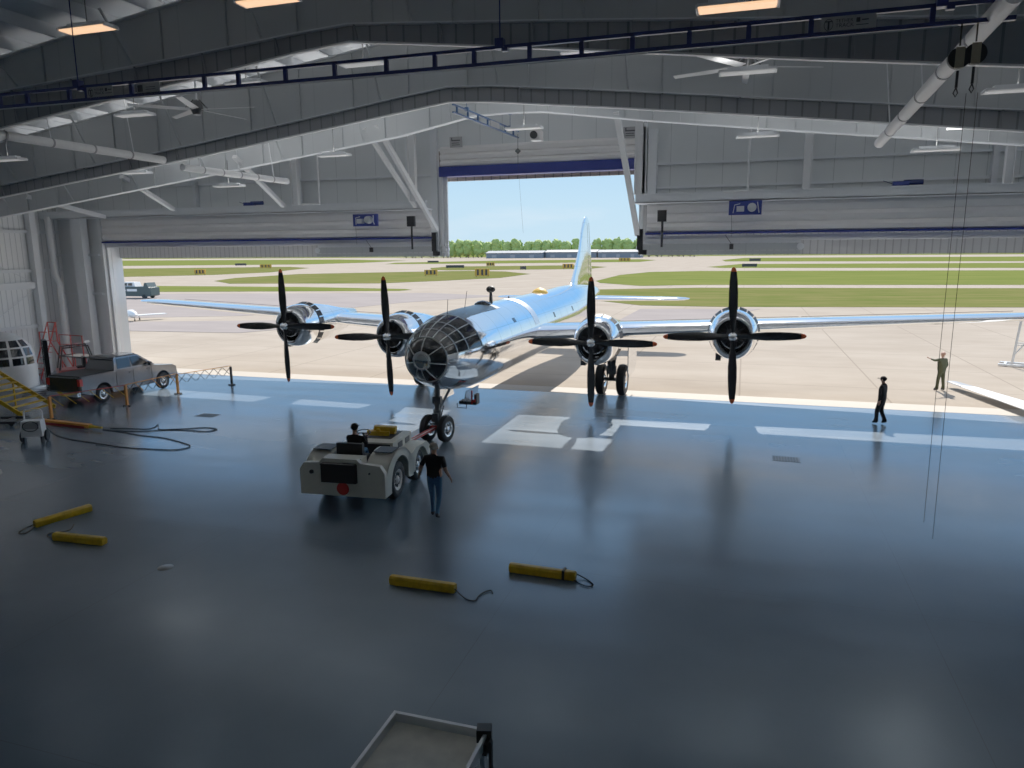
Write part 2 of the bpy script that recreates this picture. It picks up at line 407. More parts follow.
# outer fascia below: corrugated header seen under the doors
struct(G().b2((DL-.3,YO-.12,ZH),(SL-.8,YO,8.3)).build('trim_1','fascia'),'corrugated header over the left door opening')
struct(G().b2((SR,YO-.12,ZH),(DR+.1,YO,8.3)).build('trim_2','fascia'),'corrugated header over the right door opening')
struct(G().b2((SL-.8,YO-.12,ZS),(SR,YO,11.0)).build('trim_3','fascia_dark'),'slatted header over the tail slot')
struct(G().b2((SL-.75,YF-.15,ZH),(SL-.45,YF+.1,12.2)).b2((SL-.36,YF-.1,ZH),(SL-.2,YF-.02,ZS+.2)).b2((SL-.1,YF-.04,ZH),(SL-.0,YF+.05,ZS)).b2((SL-.5,YF+.02,ZH),(SL-.02,YF+.05,ZS+.3)).build('trim_4','steel_white'),'white steel jamb at the left of the tail slot')
struct(G().b2((SR+.02,YF-.15,ZH+2.5),(SR+.28,YF+.1,11.4)).b2((SR,YF+.3,ZH),(SR+.1,YO,ZS)).b2((SR+.4,YF-.15,8.7),(SR+.75,YF+.15,11.3)).build('trim_5','steel_white'),'white steel jamb at the right of the tail slot')
# left main jamb with guide rails
g=G(); g.b2((DL-.35,YF-.1,0),(DL-.15,YF+.1,8.2)); g.b2((DL-.12,YF+.1,0),(DL-.02,YF+.25,6.9)); g.b2((DL-.18,YF+.4,0),(DL-.08,YF+.6,6.7)); g.b2((DL-.6,YF+.8,0),(DL-.2,YO+.05,6.2))
struct(g.build('trim_6','steel_bright'),'white door jamb and guide rails at the left end of the opening')
struct(G().b2((DR,YF,0),(DR+.3,YO,8.2)).build('trim_7','steel_bright'),'white jamb at the right end of the opening')
# door bundles (fabric doors raised)
def bundle(name,x0,x1,zb,zt,label,blue=(7.0,7.1)):
    root=struct(empty(name,((x0+x1)/2,YF,zb)),label); cx=(x0+x1)/2
    def b(lo,hi): return (lo[0]-cx,lo[1]-YF,lo[2]-zb),(hi[0]-cx,hi[1]-YF,hi[2]-zb)
    g=G(); h=blue[1]; rows=[]
    n=3; 
    prof=[]
    # sagging folds of fabric
    zz=h; k=0
    while zz<zt-.05:
        hh=min((zt-h)/3.,zt-zz); prof+= [(-.12-.03*k,zz),(-.2,zz+hh*.15),(-.22,zz+hh*.6),(-.12,zz+hh*.97)]; zz+=hh; k+=1
    poly=[(p[0],p[1]-zb) for p in prof]+[(.5,zt-zb),(.5,h-zb)]
    g.prism(poly,'x',x0+.05-cx,x1-.05-cx)
    o=g.build('door_fabric','fabric',root)
    o=G().box(*[((0,-.03,(blue[0]+blue[1])/2-zb)),(x1-x0-.02,.5,blue[1]-blue[0])]).build('door_blue_strip','blue_strip',root)
    return root
d1=bundle('door_1',DL,SL-.75,6.7,8.3,'left fabric hangar door raised into its bundle',(6.98,7.06))
d2=bundle('door_2',SR+.35,DR,6.7,8.3,'right fabric hangar door raised into its bundle',(7.02,7.1))
d3=bundle('door_3',SL-.3,SR+.02,9.7,11.05,'centre fabric hangar door raised above the tail slot',(9.72,10.15))
for d,x0,x1 in ((d1,DL,SL-.75),(d2,SR+.35,DR)):
    cx=(x0+x1)/2
    G().b2((x0-cx,-.02,6.84-6.7),(x1-cx,.4,6.97-6.7)).build('door_lower_band','steel_white',d)
    G().b2((x0-cx,-.06,6.74-6.7),(x1-cx,.4,6.83-6.7)).build('door_bottom_edge','steel_bright',d)
# bottom beams beside slot (swing-up mullions folded flat)
def mullion(x0,x1,label,n):
    g=G(); g.b2((x0,YF-.1,6.36),(x1,YF+.3,6.62)); g.b2((x0,YF-.12,6.20),(x1,YF+.5,6.33)); g.b2((x0,YF-.05,6.64),(x1,YF+.2,6.74),1)
    g.pipe([(x0,YF-.11,6.49),(x0-.01,YF+.25,6.49)],.14,12,2); g.pipe([(x1,YF-.11,6.49),(x1+.01,YF+.25,6.49)],.14,12,2)
    struct(g.build('trim_%d'%n,['rafter','steel_white','steel_white']),label)
mullion(-20.0,SL-.2,'door mullion folded up flat left of the tail slot',8); mullion(SR+.1,2.1,'door mullion folded up flat right of the tail slot',9)
# ledge girder across the front wall
struct(G().b2((XL,31.0,8.28),(SL-.7,YF+.1,8.33)).b2((XL,31.0,8.28),(SL-.7,31.04,8.62)).b2((XL,30.96,8.6),(SL-.7,31.15,8.66)).build('trim_10','steel_white'),'horizontal steel girder over the left door')
struct(G().b2((SR+.0,31.0,8.28),(XR,YF+.1,8.33)).b2((SR+.0,31.0,8.28),(XR,31.04,8.62)).b2((SR+.0,30.96,8.6),(XR,31.15,8.66)).build('trim_11','steel_white'),'horizontal steel girder over the right door')
# girts and wall columns on the gable
for n,(a,b,z) in enumerate(((XL,SL-.7,9.85),(SR+.6,XR,9.9),(SR+.6,XR,8.95))):
    struct(G().b2((a,YF-.02,z-.05),(b,YF+.14,z+.05)).build('wall_girt','steel_white'),['steel girt on the wall left of the slot','upper steel girt right of the slot','lower steel girt right of the slot'][n])
for x,w in ((-27.0,.16),(-20.9,.18),(-14.95,.3),(-4.2,.2),(2.2,.16),(8.6,.2)):
    struct(G().b2((x-w/2,YF-.15,8.6),(x+w/2,YF+.14,zroof(x)+.2)).build('wall_column','steel_white'),'steel column on the front gable wall')
for x,w in ((-20.2,.34),(-14.2,.34),(-4.25,.3),(2.1,.3),(8.7,.3)):
    struct(G().b2((x-w/2,30.5,8.6),(x+w/2,30.56,zroof(x)-.9)).b2((x-w/2,30.42,8.6),(x-w/2+.04,30.64,zroof(x)-.9)).b2((x+w/2-.04,30.42,8.6),(x+w/2,30.64,zroof(x)-.9)).build('hanger_column','steel_bright'),'white steel hanger column above the door girder')
for (a,b,w) in (((-21.2,27.6,10.5),(-21.15,30.9,8.6),.2),((-27.4,27.6,9.9),(-27.6,30.9,8.6),.2),((-15.1,28,11.4),(-14.3,31.0,8.4),.17),((-14.55,28,11.5),(-13.35,31.1,7.35),.2),((-4.75,28,11.4),(-4.3,31.1,7.0),.2),((-33.6,27.9,9.2),(-32.0,30.9,8.3),.25)):
    struct(G().beam(a,b,w,w*.8).build('knee_brace','steel_bright'),'white diagonal knee brace')
for (x,y,z0,z1) in ((-18.75,30.2,8.6,11.2),(-.02,30.4,8.6,11.5)):
    struct(G().pipe([(x-.9,y,z0),(x,y,z0),(x,y,z1)],.05,8).build('drain_pipe','steel_bright'),'white drain pipe dropping to the door girder')
# left wall steelwork
for z in (7.6,5.55,2.6): struct(G().b2((XL,20,z-.08),(XL+.2,YF,z+.08)).build('wall_girt','steel_white'),'steel girt on the left wall')
struct(G().b2((XL,31.7,6.3),(DL-.4,31.95,6.4)).b2((XL,31.7,4.2),(DL-.4,31.95,4.3)).build('wall_girt','steel_white'),'steel girts beside the left door jamb')
struct(G().b2((XL+.1,30.0,0),(XL+.45,30.3,9.)).build('wall_column','steel_white'),'steel column on the left wall')
struct(G().b2((-35.0,31.4,0),(-34.3,31.85,8.3)).build('corner_column','steel_white'),'broad steel column left of the door jamb')
struct(G().pipe([(-36.05,31.0,8.4),(-36.0,31.0,5.2),(-35.75,31.0,4.9),(-35.75,31.0,0)],.17,12).build('downpipe','steel_bright'),'thick white pipe running down the left corner')
struct(G().beam((XL+.15,27.5,6.2),(XL+.15,30.1,4.9),.03,.03).beam((XL+.15,27.5,3.0),(XL+.15,30.1,4.6),.03,.03).b2((XL,26,4.6),(XL+.3,30.1,4.95)).build('wall_bracing','steel_white'),'steel bracing on the left wall')

# portal to help sample the doorway
def portal(x0,x1,z0,z1,y):
    l=bpy.data.lights.new('doorway portal','AREA'); l.shape='RECTANGLE'; l.size=x1-x0; l.size_y=z1-z0; l.cycles.is_portal=True
    o=bpy.data.objects.new('doorway_portal',l); COL.objects.link(o); o.location=((x0+x1)/2,y,(z0+z1)/2); o.rotation_euler=(R(-90),0,0)

# ------------------------------------------------------------------ outside ground
def flat(name,pts,z,m,label,cat=None,kind='structure',h=.02):
    g=G(); g.loft([[Vector((x,y,z-h)) for x,y in pts],[Vector((x,y,z)) for x,y in pts]])
    o=g.build(name,m); o['kind']=kind; o['label']=label
    if cat: o['category']=cat
    return o
flat('apron',[(-1500,YO+.2),(1500,YO+.2),(1500,2600),(-1500,2600)],0,'apron','beige concrete airfield apron',h=.3)
gr=[
('grass strip nearest the apron behind the right wing',[(-31.4,98.3),(-26.3,107.6),(-22.2,118.1),(-6.9,125.7),(41.1,131.1),(160,137),(160,93.2),(28.4,90.0),(-2.4,84.6),(-11.3,85.1),(-17.2,91.6)],'grass_dry'),
('broad grass field right of the tail fin',[(-29.1,149.9),(-29.9,185.5),(-25.4,210.1),(-12.2,219.9),(70.8,227.6),(300,250),(300,151),(44.5,142.2),(-7.4,135.4),(-17.4,130.4),(-26.6,141.1)],'grass'),
('narrow grass strip far right of the tail fin',[(-12.5,267.3),(-1.8,317.1),(101.6,327.6),(500,344),(500,260),(78.1,251.1),(-7.7,253.5)],'grass'),
('farthest grass strip at the right horizon',[(-12.1,426),(.1,518),(156,520),(700,530),(700,370),(111.3,359),(-9.2,377.6)],'grass'),
('far grass strip directly behind the tail fin',[(-185,372),(-146.5,440),(-63.5,472),(-48.7,435),(-49.8,371),(-113.7,341.7),(-170,330)],'grass'),
('grass island with small signs left of the tail fin',[(-113.2,256.5),(-114.8,280.4),(-65,300.2),(-48.1,268.9),(-48.9,241.8),(-91.8,224.1),(-100.7,229.8)],'grass_dry'),
('curved grass island behind the two left propellers',[(-116,140.6),(-123.7,157.7),(-124.6,188.2),(-101.9,207.9),(-83.6,220.8),(-69.5,213.8),(-55,191.7),(-54.5,163.7),(-62.3,146.3),(-70,133.6),(-102,128.3)],'grass_dry'),
('thin grass strip bordering the left asphalt',[(-170,108),(-110.2,117.9),(-78.6,118.3),(-55.4,114.7),(-52.8,112),(-53.5,108.8),(-93.2,99.6),(-140,90)],'grass'),
('wide grass field at the far left',[(-900,480),(-536.9,531.9),(-312.7,529.6),(-215,450.9),(-205,371.6),(-215,328.6),(-305,301.8),(-500,262)],'grass'),
('dry grass patch at the left with a yellow sign',[(-300,190),(-265.2,244),(-189.7,279),(-166.1,257.9),(-144.5,201.5),(-147,178.3),(-162.6,161.5),(-220,140)],'grass_dry'),
]
for lab,pts,m in gr: flat('grass_field',pts,.03,m,lab,'grass','stuff')
flat('grass_field',[(-1400,650),(900,650),(900,1500),(-1400,1500)],.0305,'grass','grass beyond the last taxiway under the tree line','grass','stuff')
flat('taxiway_asphalt',[(-140,86),(-94.1,93.8),(-46.2,104.4),(-33,99.1),(-41.1,83.5),(-44,71.8),(-49.2,63.1),(-59.2,58.6),(-90,52)],.02,'asphalt','grey asphalt area behind the left wing')
flat('taxiway_asphalt',[(-70,50),(-55.7,55.1),(-37.5,61.2),(-35.1,59.7),(-36.1,54.1),(-38.8,49.5),(-49.2,48.6),(-58.6,46.4)],.03,'asphalt','darker asphalt strip just beyond the left door jamb')
flat('taxiway_asphalt',[(-10.6,80.1),(1.8,82.6),(-3.5,66.8),(-7.8,59),(-10.9,58.3)],.02,'asphalt','grey patch of apron between tail and right wing')

# ------------------------------------------------------------------ bomber aircraft
AX,AY=-9.86,21.4
plane=empty('bomber_airplane',(AX,AY,0),0,'polished silver four engined propeller bomber being towed through the hangar door','airplane')
SEC=[(0,.02),(.015,.20),(.05,.31),(.14,.46),(.3,.63),(.5,.78),(.8,.94),(1.2,1.09),(1.7,1.22),(2.3,1.33),(3.0,1.41),(4,1.445),(6,1.45),(9,1.45),(12,1.45),(15,1.45),(17.5,1.43),(19.5,1.36),(21.5,1.23),(23.5,1.05),(25.5,.82),(27.5,.58),(29,.38),(29.9,.2),(30.18,.05)]
rad=interp(SEC)
def zc(s_):
    if s_<3: return 2.91-.03*s_/3
    if s_<17: return 2.88
    return 2.88+.62*min(1,(s_-17)/11.)
def SP(s_,th,off=0.):
    r=rad(s_)+off; return Vector((r*math.sin(th),s_,zc(s_)+r*math.cos(th)))   # th=0 top, +th to port (screen right)
g=G(); ss=sorted(set([a for a,_ in SEC]+[.1,.22,.4,.65,1.0,1.45,2.0,2.6,3.5,5,7,8,10,11,13,14,16,18.5,20.5,22.5,24.5,26.5,28.3]))
rings=[[SP(s_,2*PI*k/56) for k in range(56)] for s_ in ss]
g.loft(rings); fus=g.build('fuselage','alu',plane,angle=60)
def patch(sa,sb,ta,tb,off,ns=8,nt=16):
    rows=[]
    for i in range(ns+1):
        s_=sa+(sb-sa)*i/ns
        rows.append([SP(s_,ta+(tb-ta)*j/nt,off) for j in range(nt+1)])
    return rows
g=G()
g.loft(patch(.0,.42,0,2*PI,.012,7,48),cap=False,closed=False)
g.loft(patch(.42,2.25,R(-78),R(78),.012,14,32),cap=False,closed=False)
g.build('nose_glazing','glass',fus,angle=70)
g=G()
def ringcurve(s_,ta,tb,r,n=40): g.pipe([SP(s_,ta+(tb-ta)*j/n,.018) for j in range(n+1)],r,6)
def long_(th,sa,sb,r,n=12): g.pipe([SP(sa+(sb-sa)*j/n,th,.018) for j in range(n+1)],r,6)
ringcurve(.028,0,2*PI,.02); ringcurve(.43,0,2*PI,.03,56)
for a in (0,52,100,150,180,210,260,308): long_(R(a),.03,.43,.016)
for s_ in (.85,1.4,2.27): ringcurve(s_,R(-78),R(78),.02)
for a in (-78,-58,-38,-18,0,18,38,58,78): long_(R(a),.43,2.27,.018)
g.build('glazing_frame','frame_metal',fus)
g=G(); g.loft(patch(2.35,6.2,R(-27),R(27),.008,8,10),cap=False,closed=False); g.build('anti_glare_panel','olive_panel',fus)
G().loft(patch(6.2,6.5,R(52),R(60),.01,2,3),cap=False,closed=False).build('side_window','glass',fus)
g=G(); g.loft(patch(8.8,9.5,R(-75),R(75),.006,4,20),cap=False,closed=False)
g.build('skin_band',mat('brushed skin panel',(.62,.65,.68),.35,.9),fus)
for s_ in (12.2,16.1):
    g=G(); g.loft(patch(s_,s_+.2,R(64),R(74),.01,3,3),cap=False,closed=False); g.build('side_window','glass',fus)
# wings
def airfoil(n=12,t=.16):
    def yt(x): return 5*t*(.2969*math.sqrt(x)-.126*x-.3516*x*x+.2843*x**3-.1015*x**4)
    xs=[(1-math.cos(PI*i/n))/2 for i in range(n+1)]
    return [(x,yt(x)*1.1) for x in xs[::-1]]+[(x,-yt(x)*.85) for x in xs[1:-1]]
def wing_ring(dx,le,ch,z,t,sgn):
    return [Vector((sgn*dx*(1+.028*max(0,dx-12)/10),le+ch*a,z+ch*b-.02*ch*a)) for a,b in airfoil(t=t)]
def chord(dx): return 5.0-(5.0-2.2)*dx/21.9
def wle(dx): return 29.95-AY+.105*dx
for sgn,nm in ((1,'wing'),(-1,'wing')):
    g=G(); rs=[]
    for dx in (0,1.0,3,4.35,7,9.57,12,15,18,20.4,21.3,21.7,21.9):
        c=chord(dx); le=wle(dx); k=1.
        if dx>20.4: u=(dx-20.4)/1.5; k=math.sqrt(max(.04,1-u*u)); le+=c*(1-k)*.55; 
        rs.append(wing_ring(dx,le,c*k,2.70+.052*dx,(.17-.045*dx/21.5)*(k if dx>20.4 else 1),sgn))
    g.loft(rs); w=g.build('wing','alu',plane,angle=50)
    g=G()
    for dx0,dx1 in ((1.6,12.2),(12.3,20.2)):   # flap and aileron gaps as thin dark lines on the trailing part
        g.pipe([(sgn*dx,wle(dx)+chord(dx)*.76,2.70+.052*dx+chord(dx)*.047) for dx in (dx0,(dx0+dx1)/2,dx1)],.012,5)
    g.build('flap_gap','dark',w)
# nacelles with propellers
def nacelle(sx,py,pz,inboard):
    # front cowl
    p0=py-AY
    def ring(a,r,zoff=0,zr=1.): return [Vector((r*math.cos(2*PI*k/32)+sx,p0+a,pz+zoff+r*zr*math.sin(2*PI*k/32)-(.14*max(0,-math.sin(2*PI*k/32))))) for k in range(32)]
    g=G()
    outer=[(.36,.55,0),(.30,.60,0),(.30,.66,0),(.36,.72,0),(.5,.79,0),(.75,.86,0),(1.05,.90,0),(1.4,.90,0)]
    g.loft([ring(a,r,z) for a,r,z in [(1.0,.53,0),(.6,.53,0)]+outer],cap=False)
    g.loft([ring(1.62,.84),ring(2.4,.84),ring(3.4,.74,-.02),ring(4.6,.52,-.02),ring(6.0,.3,.05),ring(7.3 if inboard else 6.2,.05,.1)])
    n=g.build('engine_nacelle','alu',plane,angle=50)
    g=G(); N_=18
    for k in range(N_):
        a0=2*PI*(k+.08)/N_; a1=2*PI*(k+.92)/N_
        if abs((k+.5)/N_*2*PI-1.5*PI)<.45: continue
        def P(a,y,r): return Vector((sx+r*math.cos(a),p0+y,pz+r*math.sin(a)-.14*max(0,-math.sin(a))))
        g.loft([[P(a0,1.40,.905),P(a1,1.40,.905),P(a1,1.40,.87),P(a0,1.40,.87)],[P(a0,1.72,.985),P(a1,1.72,.985),P(a1,1.72,.965),P(a0,1.72,.965)]])
    g.build('cowl_flap','dark',n)
    g=G(); g.loft([ring(1.4,.86),ring(1.64,.84)],cap=False); g.build('cowl_gap_band','black_gloss',n)
    g=G(); g.lathe([(.62,.53),(.6,.3),(.45,.25),(.2,.16),(.05,.14)],(sx,p0,pz),'y',20)
    for k in range(9):
        a=2*PI*k/9; g.pipe([(sx+.2*math.cos(a),p0+.58,pz+.2*math.sin(a)),(sx+.48*math.cos(a),p0+.58,pz+.48*math.sin(a))],[.09,.07],8)
    g.build('radial_engine','dark',n)
    # chin intake lips
    g=G()
    pts=[(sx+.42*math.sin(a),p0+.42,pz-.42*math.cos(a)-.08) for a in [R(x) for x in range(-70,71,14)]]; g.pipe(pts,.02,6)
    g.build('intake_lip','chrome',n)
    g=G(); g.b2((sx-.62,p0+1.0,pz-1.06),(sx-.42,p0+1.7,pz-.78)); g.build('exhaust_outlet','dark',n)
    # propeller
    g=G(); g.lathe([(-.24,.02),(-.22,.09),(-.14,.15),(-.02,.185),(.12,.18),(.2,.14)],(0,0,0),'y',16)
    for k in range(4):
        a=k*PI/2; g.pipe([(.0,.03,0),(.26*math.cos(a),.03,.26*math.sin(a))],[.085,.075],10,1)
    for k in range(6):
        a=2*PI*k/6; g.pipe([(.08*math.cos(a),-.14,.08*math.sin(a)),(.08*math.cos(a),-.19,.08*math.sin(a))],.018,6)
    pr=g.build('propeller',['chrome','black'],plane,loc=(sx,p0,pz))
    bl=G(); prof=[(.2,.07,.055,50),(.45,.10,.05,44),(.75,.145,.04,36),(1.15,.17,.03,28),(1.6,.165,.022,22),(2.0,.145,.016,18),(2.3,.115,.012,16),(2.36,.105,.012,16),(2.47,.075,.01,15),(2.525,.02,.006,15)]
    rings=[]
    for z,w,t_,tw in prof:
        c,s_=math.cos(R(tw-12)),math.sin(R(tw-12)); ring_=[]
        for k in range(12):
            u,v=w*math.cos(2*PI*k/12),t_*math.sin(2*PI*k/12); ring_.append(Vector((u*c-v*s_,u*s_+v*c,z)))
        rings.append(ring_)
    bl.loft(rings[:8]); bl.loft(rings[7:],m=1)
    me=bl.mesh('propeller_blade',['blade_black','tip'])
    for k in range(4):
        o=bpy.data.objects.new('propeller_blade',me); COL.objects.link(o); o.parent=pr; o.rotation_euler=(0,k*PI/2+PR_ROT.get(round(sx,2),0),0)
    return n
PR_ROT={9.57:R(-1.7),-9.57:R(-.8),-4.35:R(-2.0),4.35:R(-.5)}
for sx,py,pz,inb in ((-9.57,27.89,3.18,False),(-4.35,27.58,2.89,True),(4.35,27.58,2.89,True),(9.57,27.89,3.24,False)): nacelle(sx,py,pz,inb)
# tail surfaces
FINLE=interp([(3.9,18.2),(4.1,19.8),(4.35,21.5),(5.28,22.6),(6.4,23.7),(7.54,24.35),(8.17,24.9),(8.5,25.6)])
FINTE=interp([(3.6,28.4),(5.5,27.7),(7.0,27.35),(8.23,26.85),(8.5,26.2)])
g=G(); rs=[]
for z in (3.4,3.9,4.1,4.35,4.8,5.28,5.8,6.4,7.0,7.54,7.9,8.17,8.38,8.5):
    le,te=FINLE(z),FINTE(z); c=te-le; t_=.42-.24*(z-3.4)/5.1
    if z>8.1: t_*=max(.25,1-(z-8.1)/.45)
    rs.append([Vector((t_*.5*b/.085*1.0*.5 if False else b*t_*5.2,le+c*a,z)) for a,b in airfoil(t=.16)])
g.loft(rs); fin=g.build('tail_fin','alu',plane,angle=50)
g=G()
for z0,z1 in ((4.4,8.1),): g.pipe([(.12,FINTE(z)-1.15+.1*(z-4),z) for z in (z0,(z0+z1)/2,z1)],.012,5)
g.build('rudder_gap','dark',fin)
for sgn in (1,-1):
    g=G(); rs=[]
    for dx in (0,2,4,5.8,6.3,6.55):
        c=3.1-1.3*dx/6.55; le=25.7+1.0*dx/6.55
        if dx>5.8: k=math.sqrt(max(.05,1-((dx-5.8)/.78)**2)); le+=c*(1-k)*.5; c*=k
        rs.append([Vector((sgn*dx,le+c*a,3.22+c*b)) for a,b in airfoil(t=.12)])
    g.loft(rs); g.build('horizontal_stabilizer','alu',plane,angle=50)
# dorsal fittings
g=G(); g.lathe([(0,.42),(.1,.41),(.22,.3),(.3,.14),(.33,.02)],(0,14.6,4.22),'z',20); g.build('top_blister','yellow_clean',plane)
g=G(); g.pipe([(0,7.0,4.28),(0,7.0,4.72)],[.09,.06],8); g.blob((0,7.0,4.86),(.2,.16,.15),sub=2); g.build('sighting_head','black',plane)
g=G(); g.pipe([(0,2.3,4.1),(.0,2.4,4.75)],.012,5); g.build('whip_antenna','dark',plane)
g=G(); g.pipe([(0,4.0,4.28),(.05,4.15,4.95)],.012,5); g.build('whip_antenna','dark',plane)
g=G(); g.lathe([(0,.35),(.08,.33),(.16,.2),(.2,.03)],(0,6.0,4.28),'z',16); g.build('astrodome','glass',plane)
g=G(); g.pipe([(0,9.4,4.3),(0,9.4,4.45)],.03,6); g.build('antenna_stub','dark',plane)
# gears
def wheel(g,c,r,w,m=0,mh=1):
    c=Vector(c); prof=[(-w*.2,r*.54),(-w*.42,r*.56),(-w/2,r*.70),(-w/2,r*.82),(-w*.38,r*.96),(-w*.15,r),(w*.15,r),(w*.38,r*.96),(w/2,r*.82),(w/2,r*.70),(w*.42,r*.56),(w*.2,r*.54)]
    g.lathe(prof,c,'x',28,m); 
    for s_ in (-1,1): g.lathe([(s_*w*.18,r*.57),(s_*w*.42,r*.57),(s_*w*.40,r*.50),(s_*w*.28,r*.42),(s_*w*.30,r*.22),(s_*w*.42,r*.16),(s_*w*.46,r*.03)],c,'x',20,mh)
    for k in range(8):
        a=2*PI*k/8; 
        for s_ in (-1,1): g.lathe([(s_*w*.28,.05*r*2),(s_*w*.34,.05*r*2)],c+Vector((0,r*.32*math.cos(a),r*.32*math.sin(a))),'x',6,m)
ny=.98; nx=.08
g=G(); g.pipe([(nx-.1,ny+.35,1.9),(nx,ny+.05,1.0),(nx,ny,.46)],[.10,.10,.09],12); g.pipe([(nx,ny+.05,1.1),(nx,ny+.06,.75)],.14,12)
g.pipe([(nx-.32,ny,.46),(nx+.32,ny,.46)],.06,8); g.pipe([(nx,ny+.1,1.0),(nx,ny+1.2,1.6)],.05,8); g.box((nx,ny-.12,.85),(.22,.1,.3)); g.box((nx-.05,ny+.2,1.4),(.3,.2,.25)); g.pipe([(nx+.1,ny-.05,.62),(nx+.16,ny+.25,1.2)],.025,6)
ng=g.build('nose_gear','gear_grey',plane)
for s_ in (-1,1):
    g=G(); wheel(g,(0,0,0),.46,.26); o=g.build('wheel',['tyre','chrome'],ng,loc=(nx+s_*.32,ny,.462)); o.rotation_euler=(0,0,R(-8))
for s_ in (-1,1): G().box((.5*s_+.1,ny+2.0,1.32),(.03,1.3,.4),rotm(0,R(12*s_),0)).build('nose_gear_door','alu',ng)
g=G(); g.b2((.3,ny+1.5,1.0),(.95,ny+1.9,1.12)); g.box((.95,ny+1.6,1.22),(.1,.3,.36)); g.pipe([(.2,ny+1.6,1.02),(.2,ny+1.6,.85),(.55,ny+1.6,.85),(.55,ny+1.6,1.02)],.02,6)
g.build('entry_hatch','dark',plane)
g=G(); g.box((.84,ny+1.4,1.3),(.06,.02,.5)); g.box((.9,ny+1.38,1.18),(.16,.02,.1)); g.build('warning_streamer','red',plane)
for sgn in (-1,1):
    mx=sgn*4.42; my=32.05-AY
    g=G(); g.pipe([(mx,my-.3,2.3),(mx,my-.05,.9),(mx,my,.7)],[.15,.13,.12],14); g.pipe([(mx-.55,my,.7),(mx+.55,my,.7)],.09,10)
    g.pipe([(mx,my+.1,.9),(mx,my+1.6,2.2)],.07,8); g.pipe([(mx-.16,my-.15,1.6),(mx-.16,my-.15,.9)],.03,6); g.pipe([(mx+.16,my-.15,1.6),(mx+.16,my-.15,.9)],.03,6); g.box((mx,my-.1,1.15),(.42,.2,.35))
    mg=g.build('main_gear','gear_grey',plane)
    for s_ in (-1,1):
        g=G(); wheel(g,(0,0,0),.70,.40); g.build('wheel',['tyre','chrome'],mg,loc=(mx+s_*.47,my,.702))
    for s_ in (-1,1):
        x=mx+s_*.84; poly=[(my-.9,1.2),(my-.6,.95),(my+1.1,.95),(my+1.6,1.3),(my+1.6,2.3),(my-.9,2.3)]
        G().prism(poly,'x',x-.02,x+.02).build('main_gear_door','alu',mg)

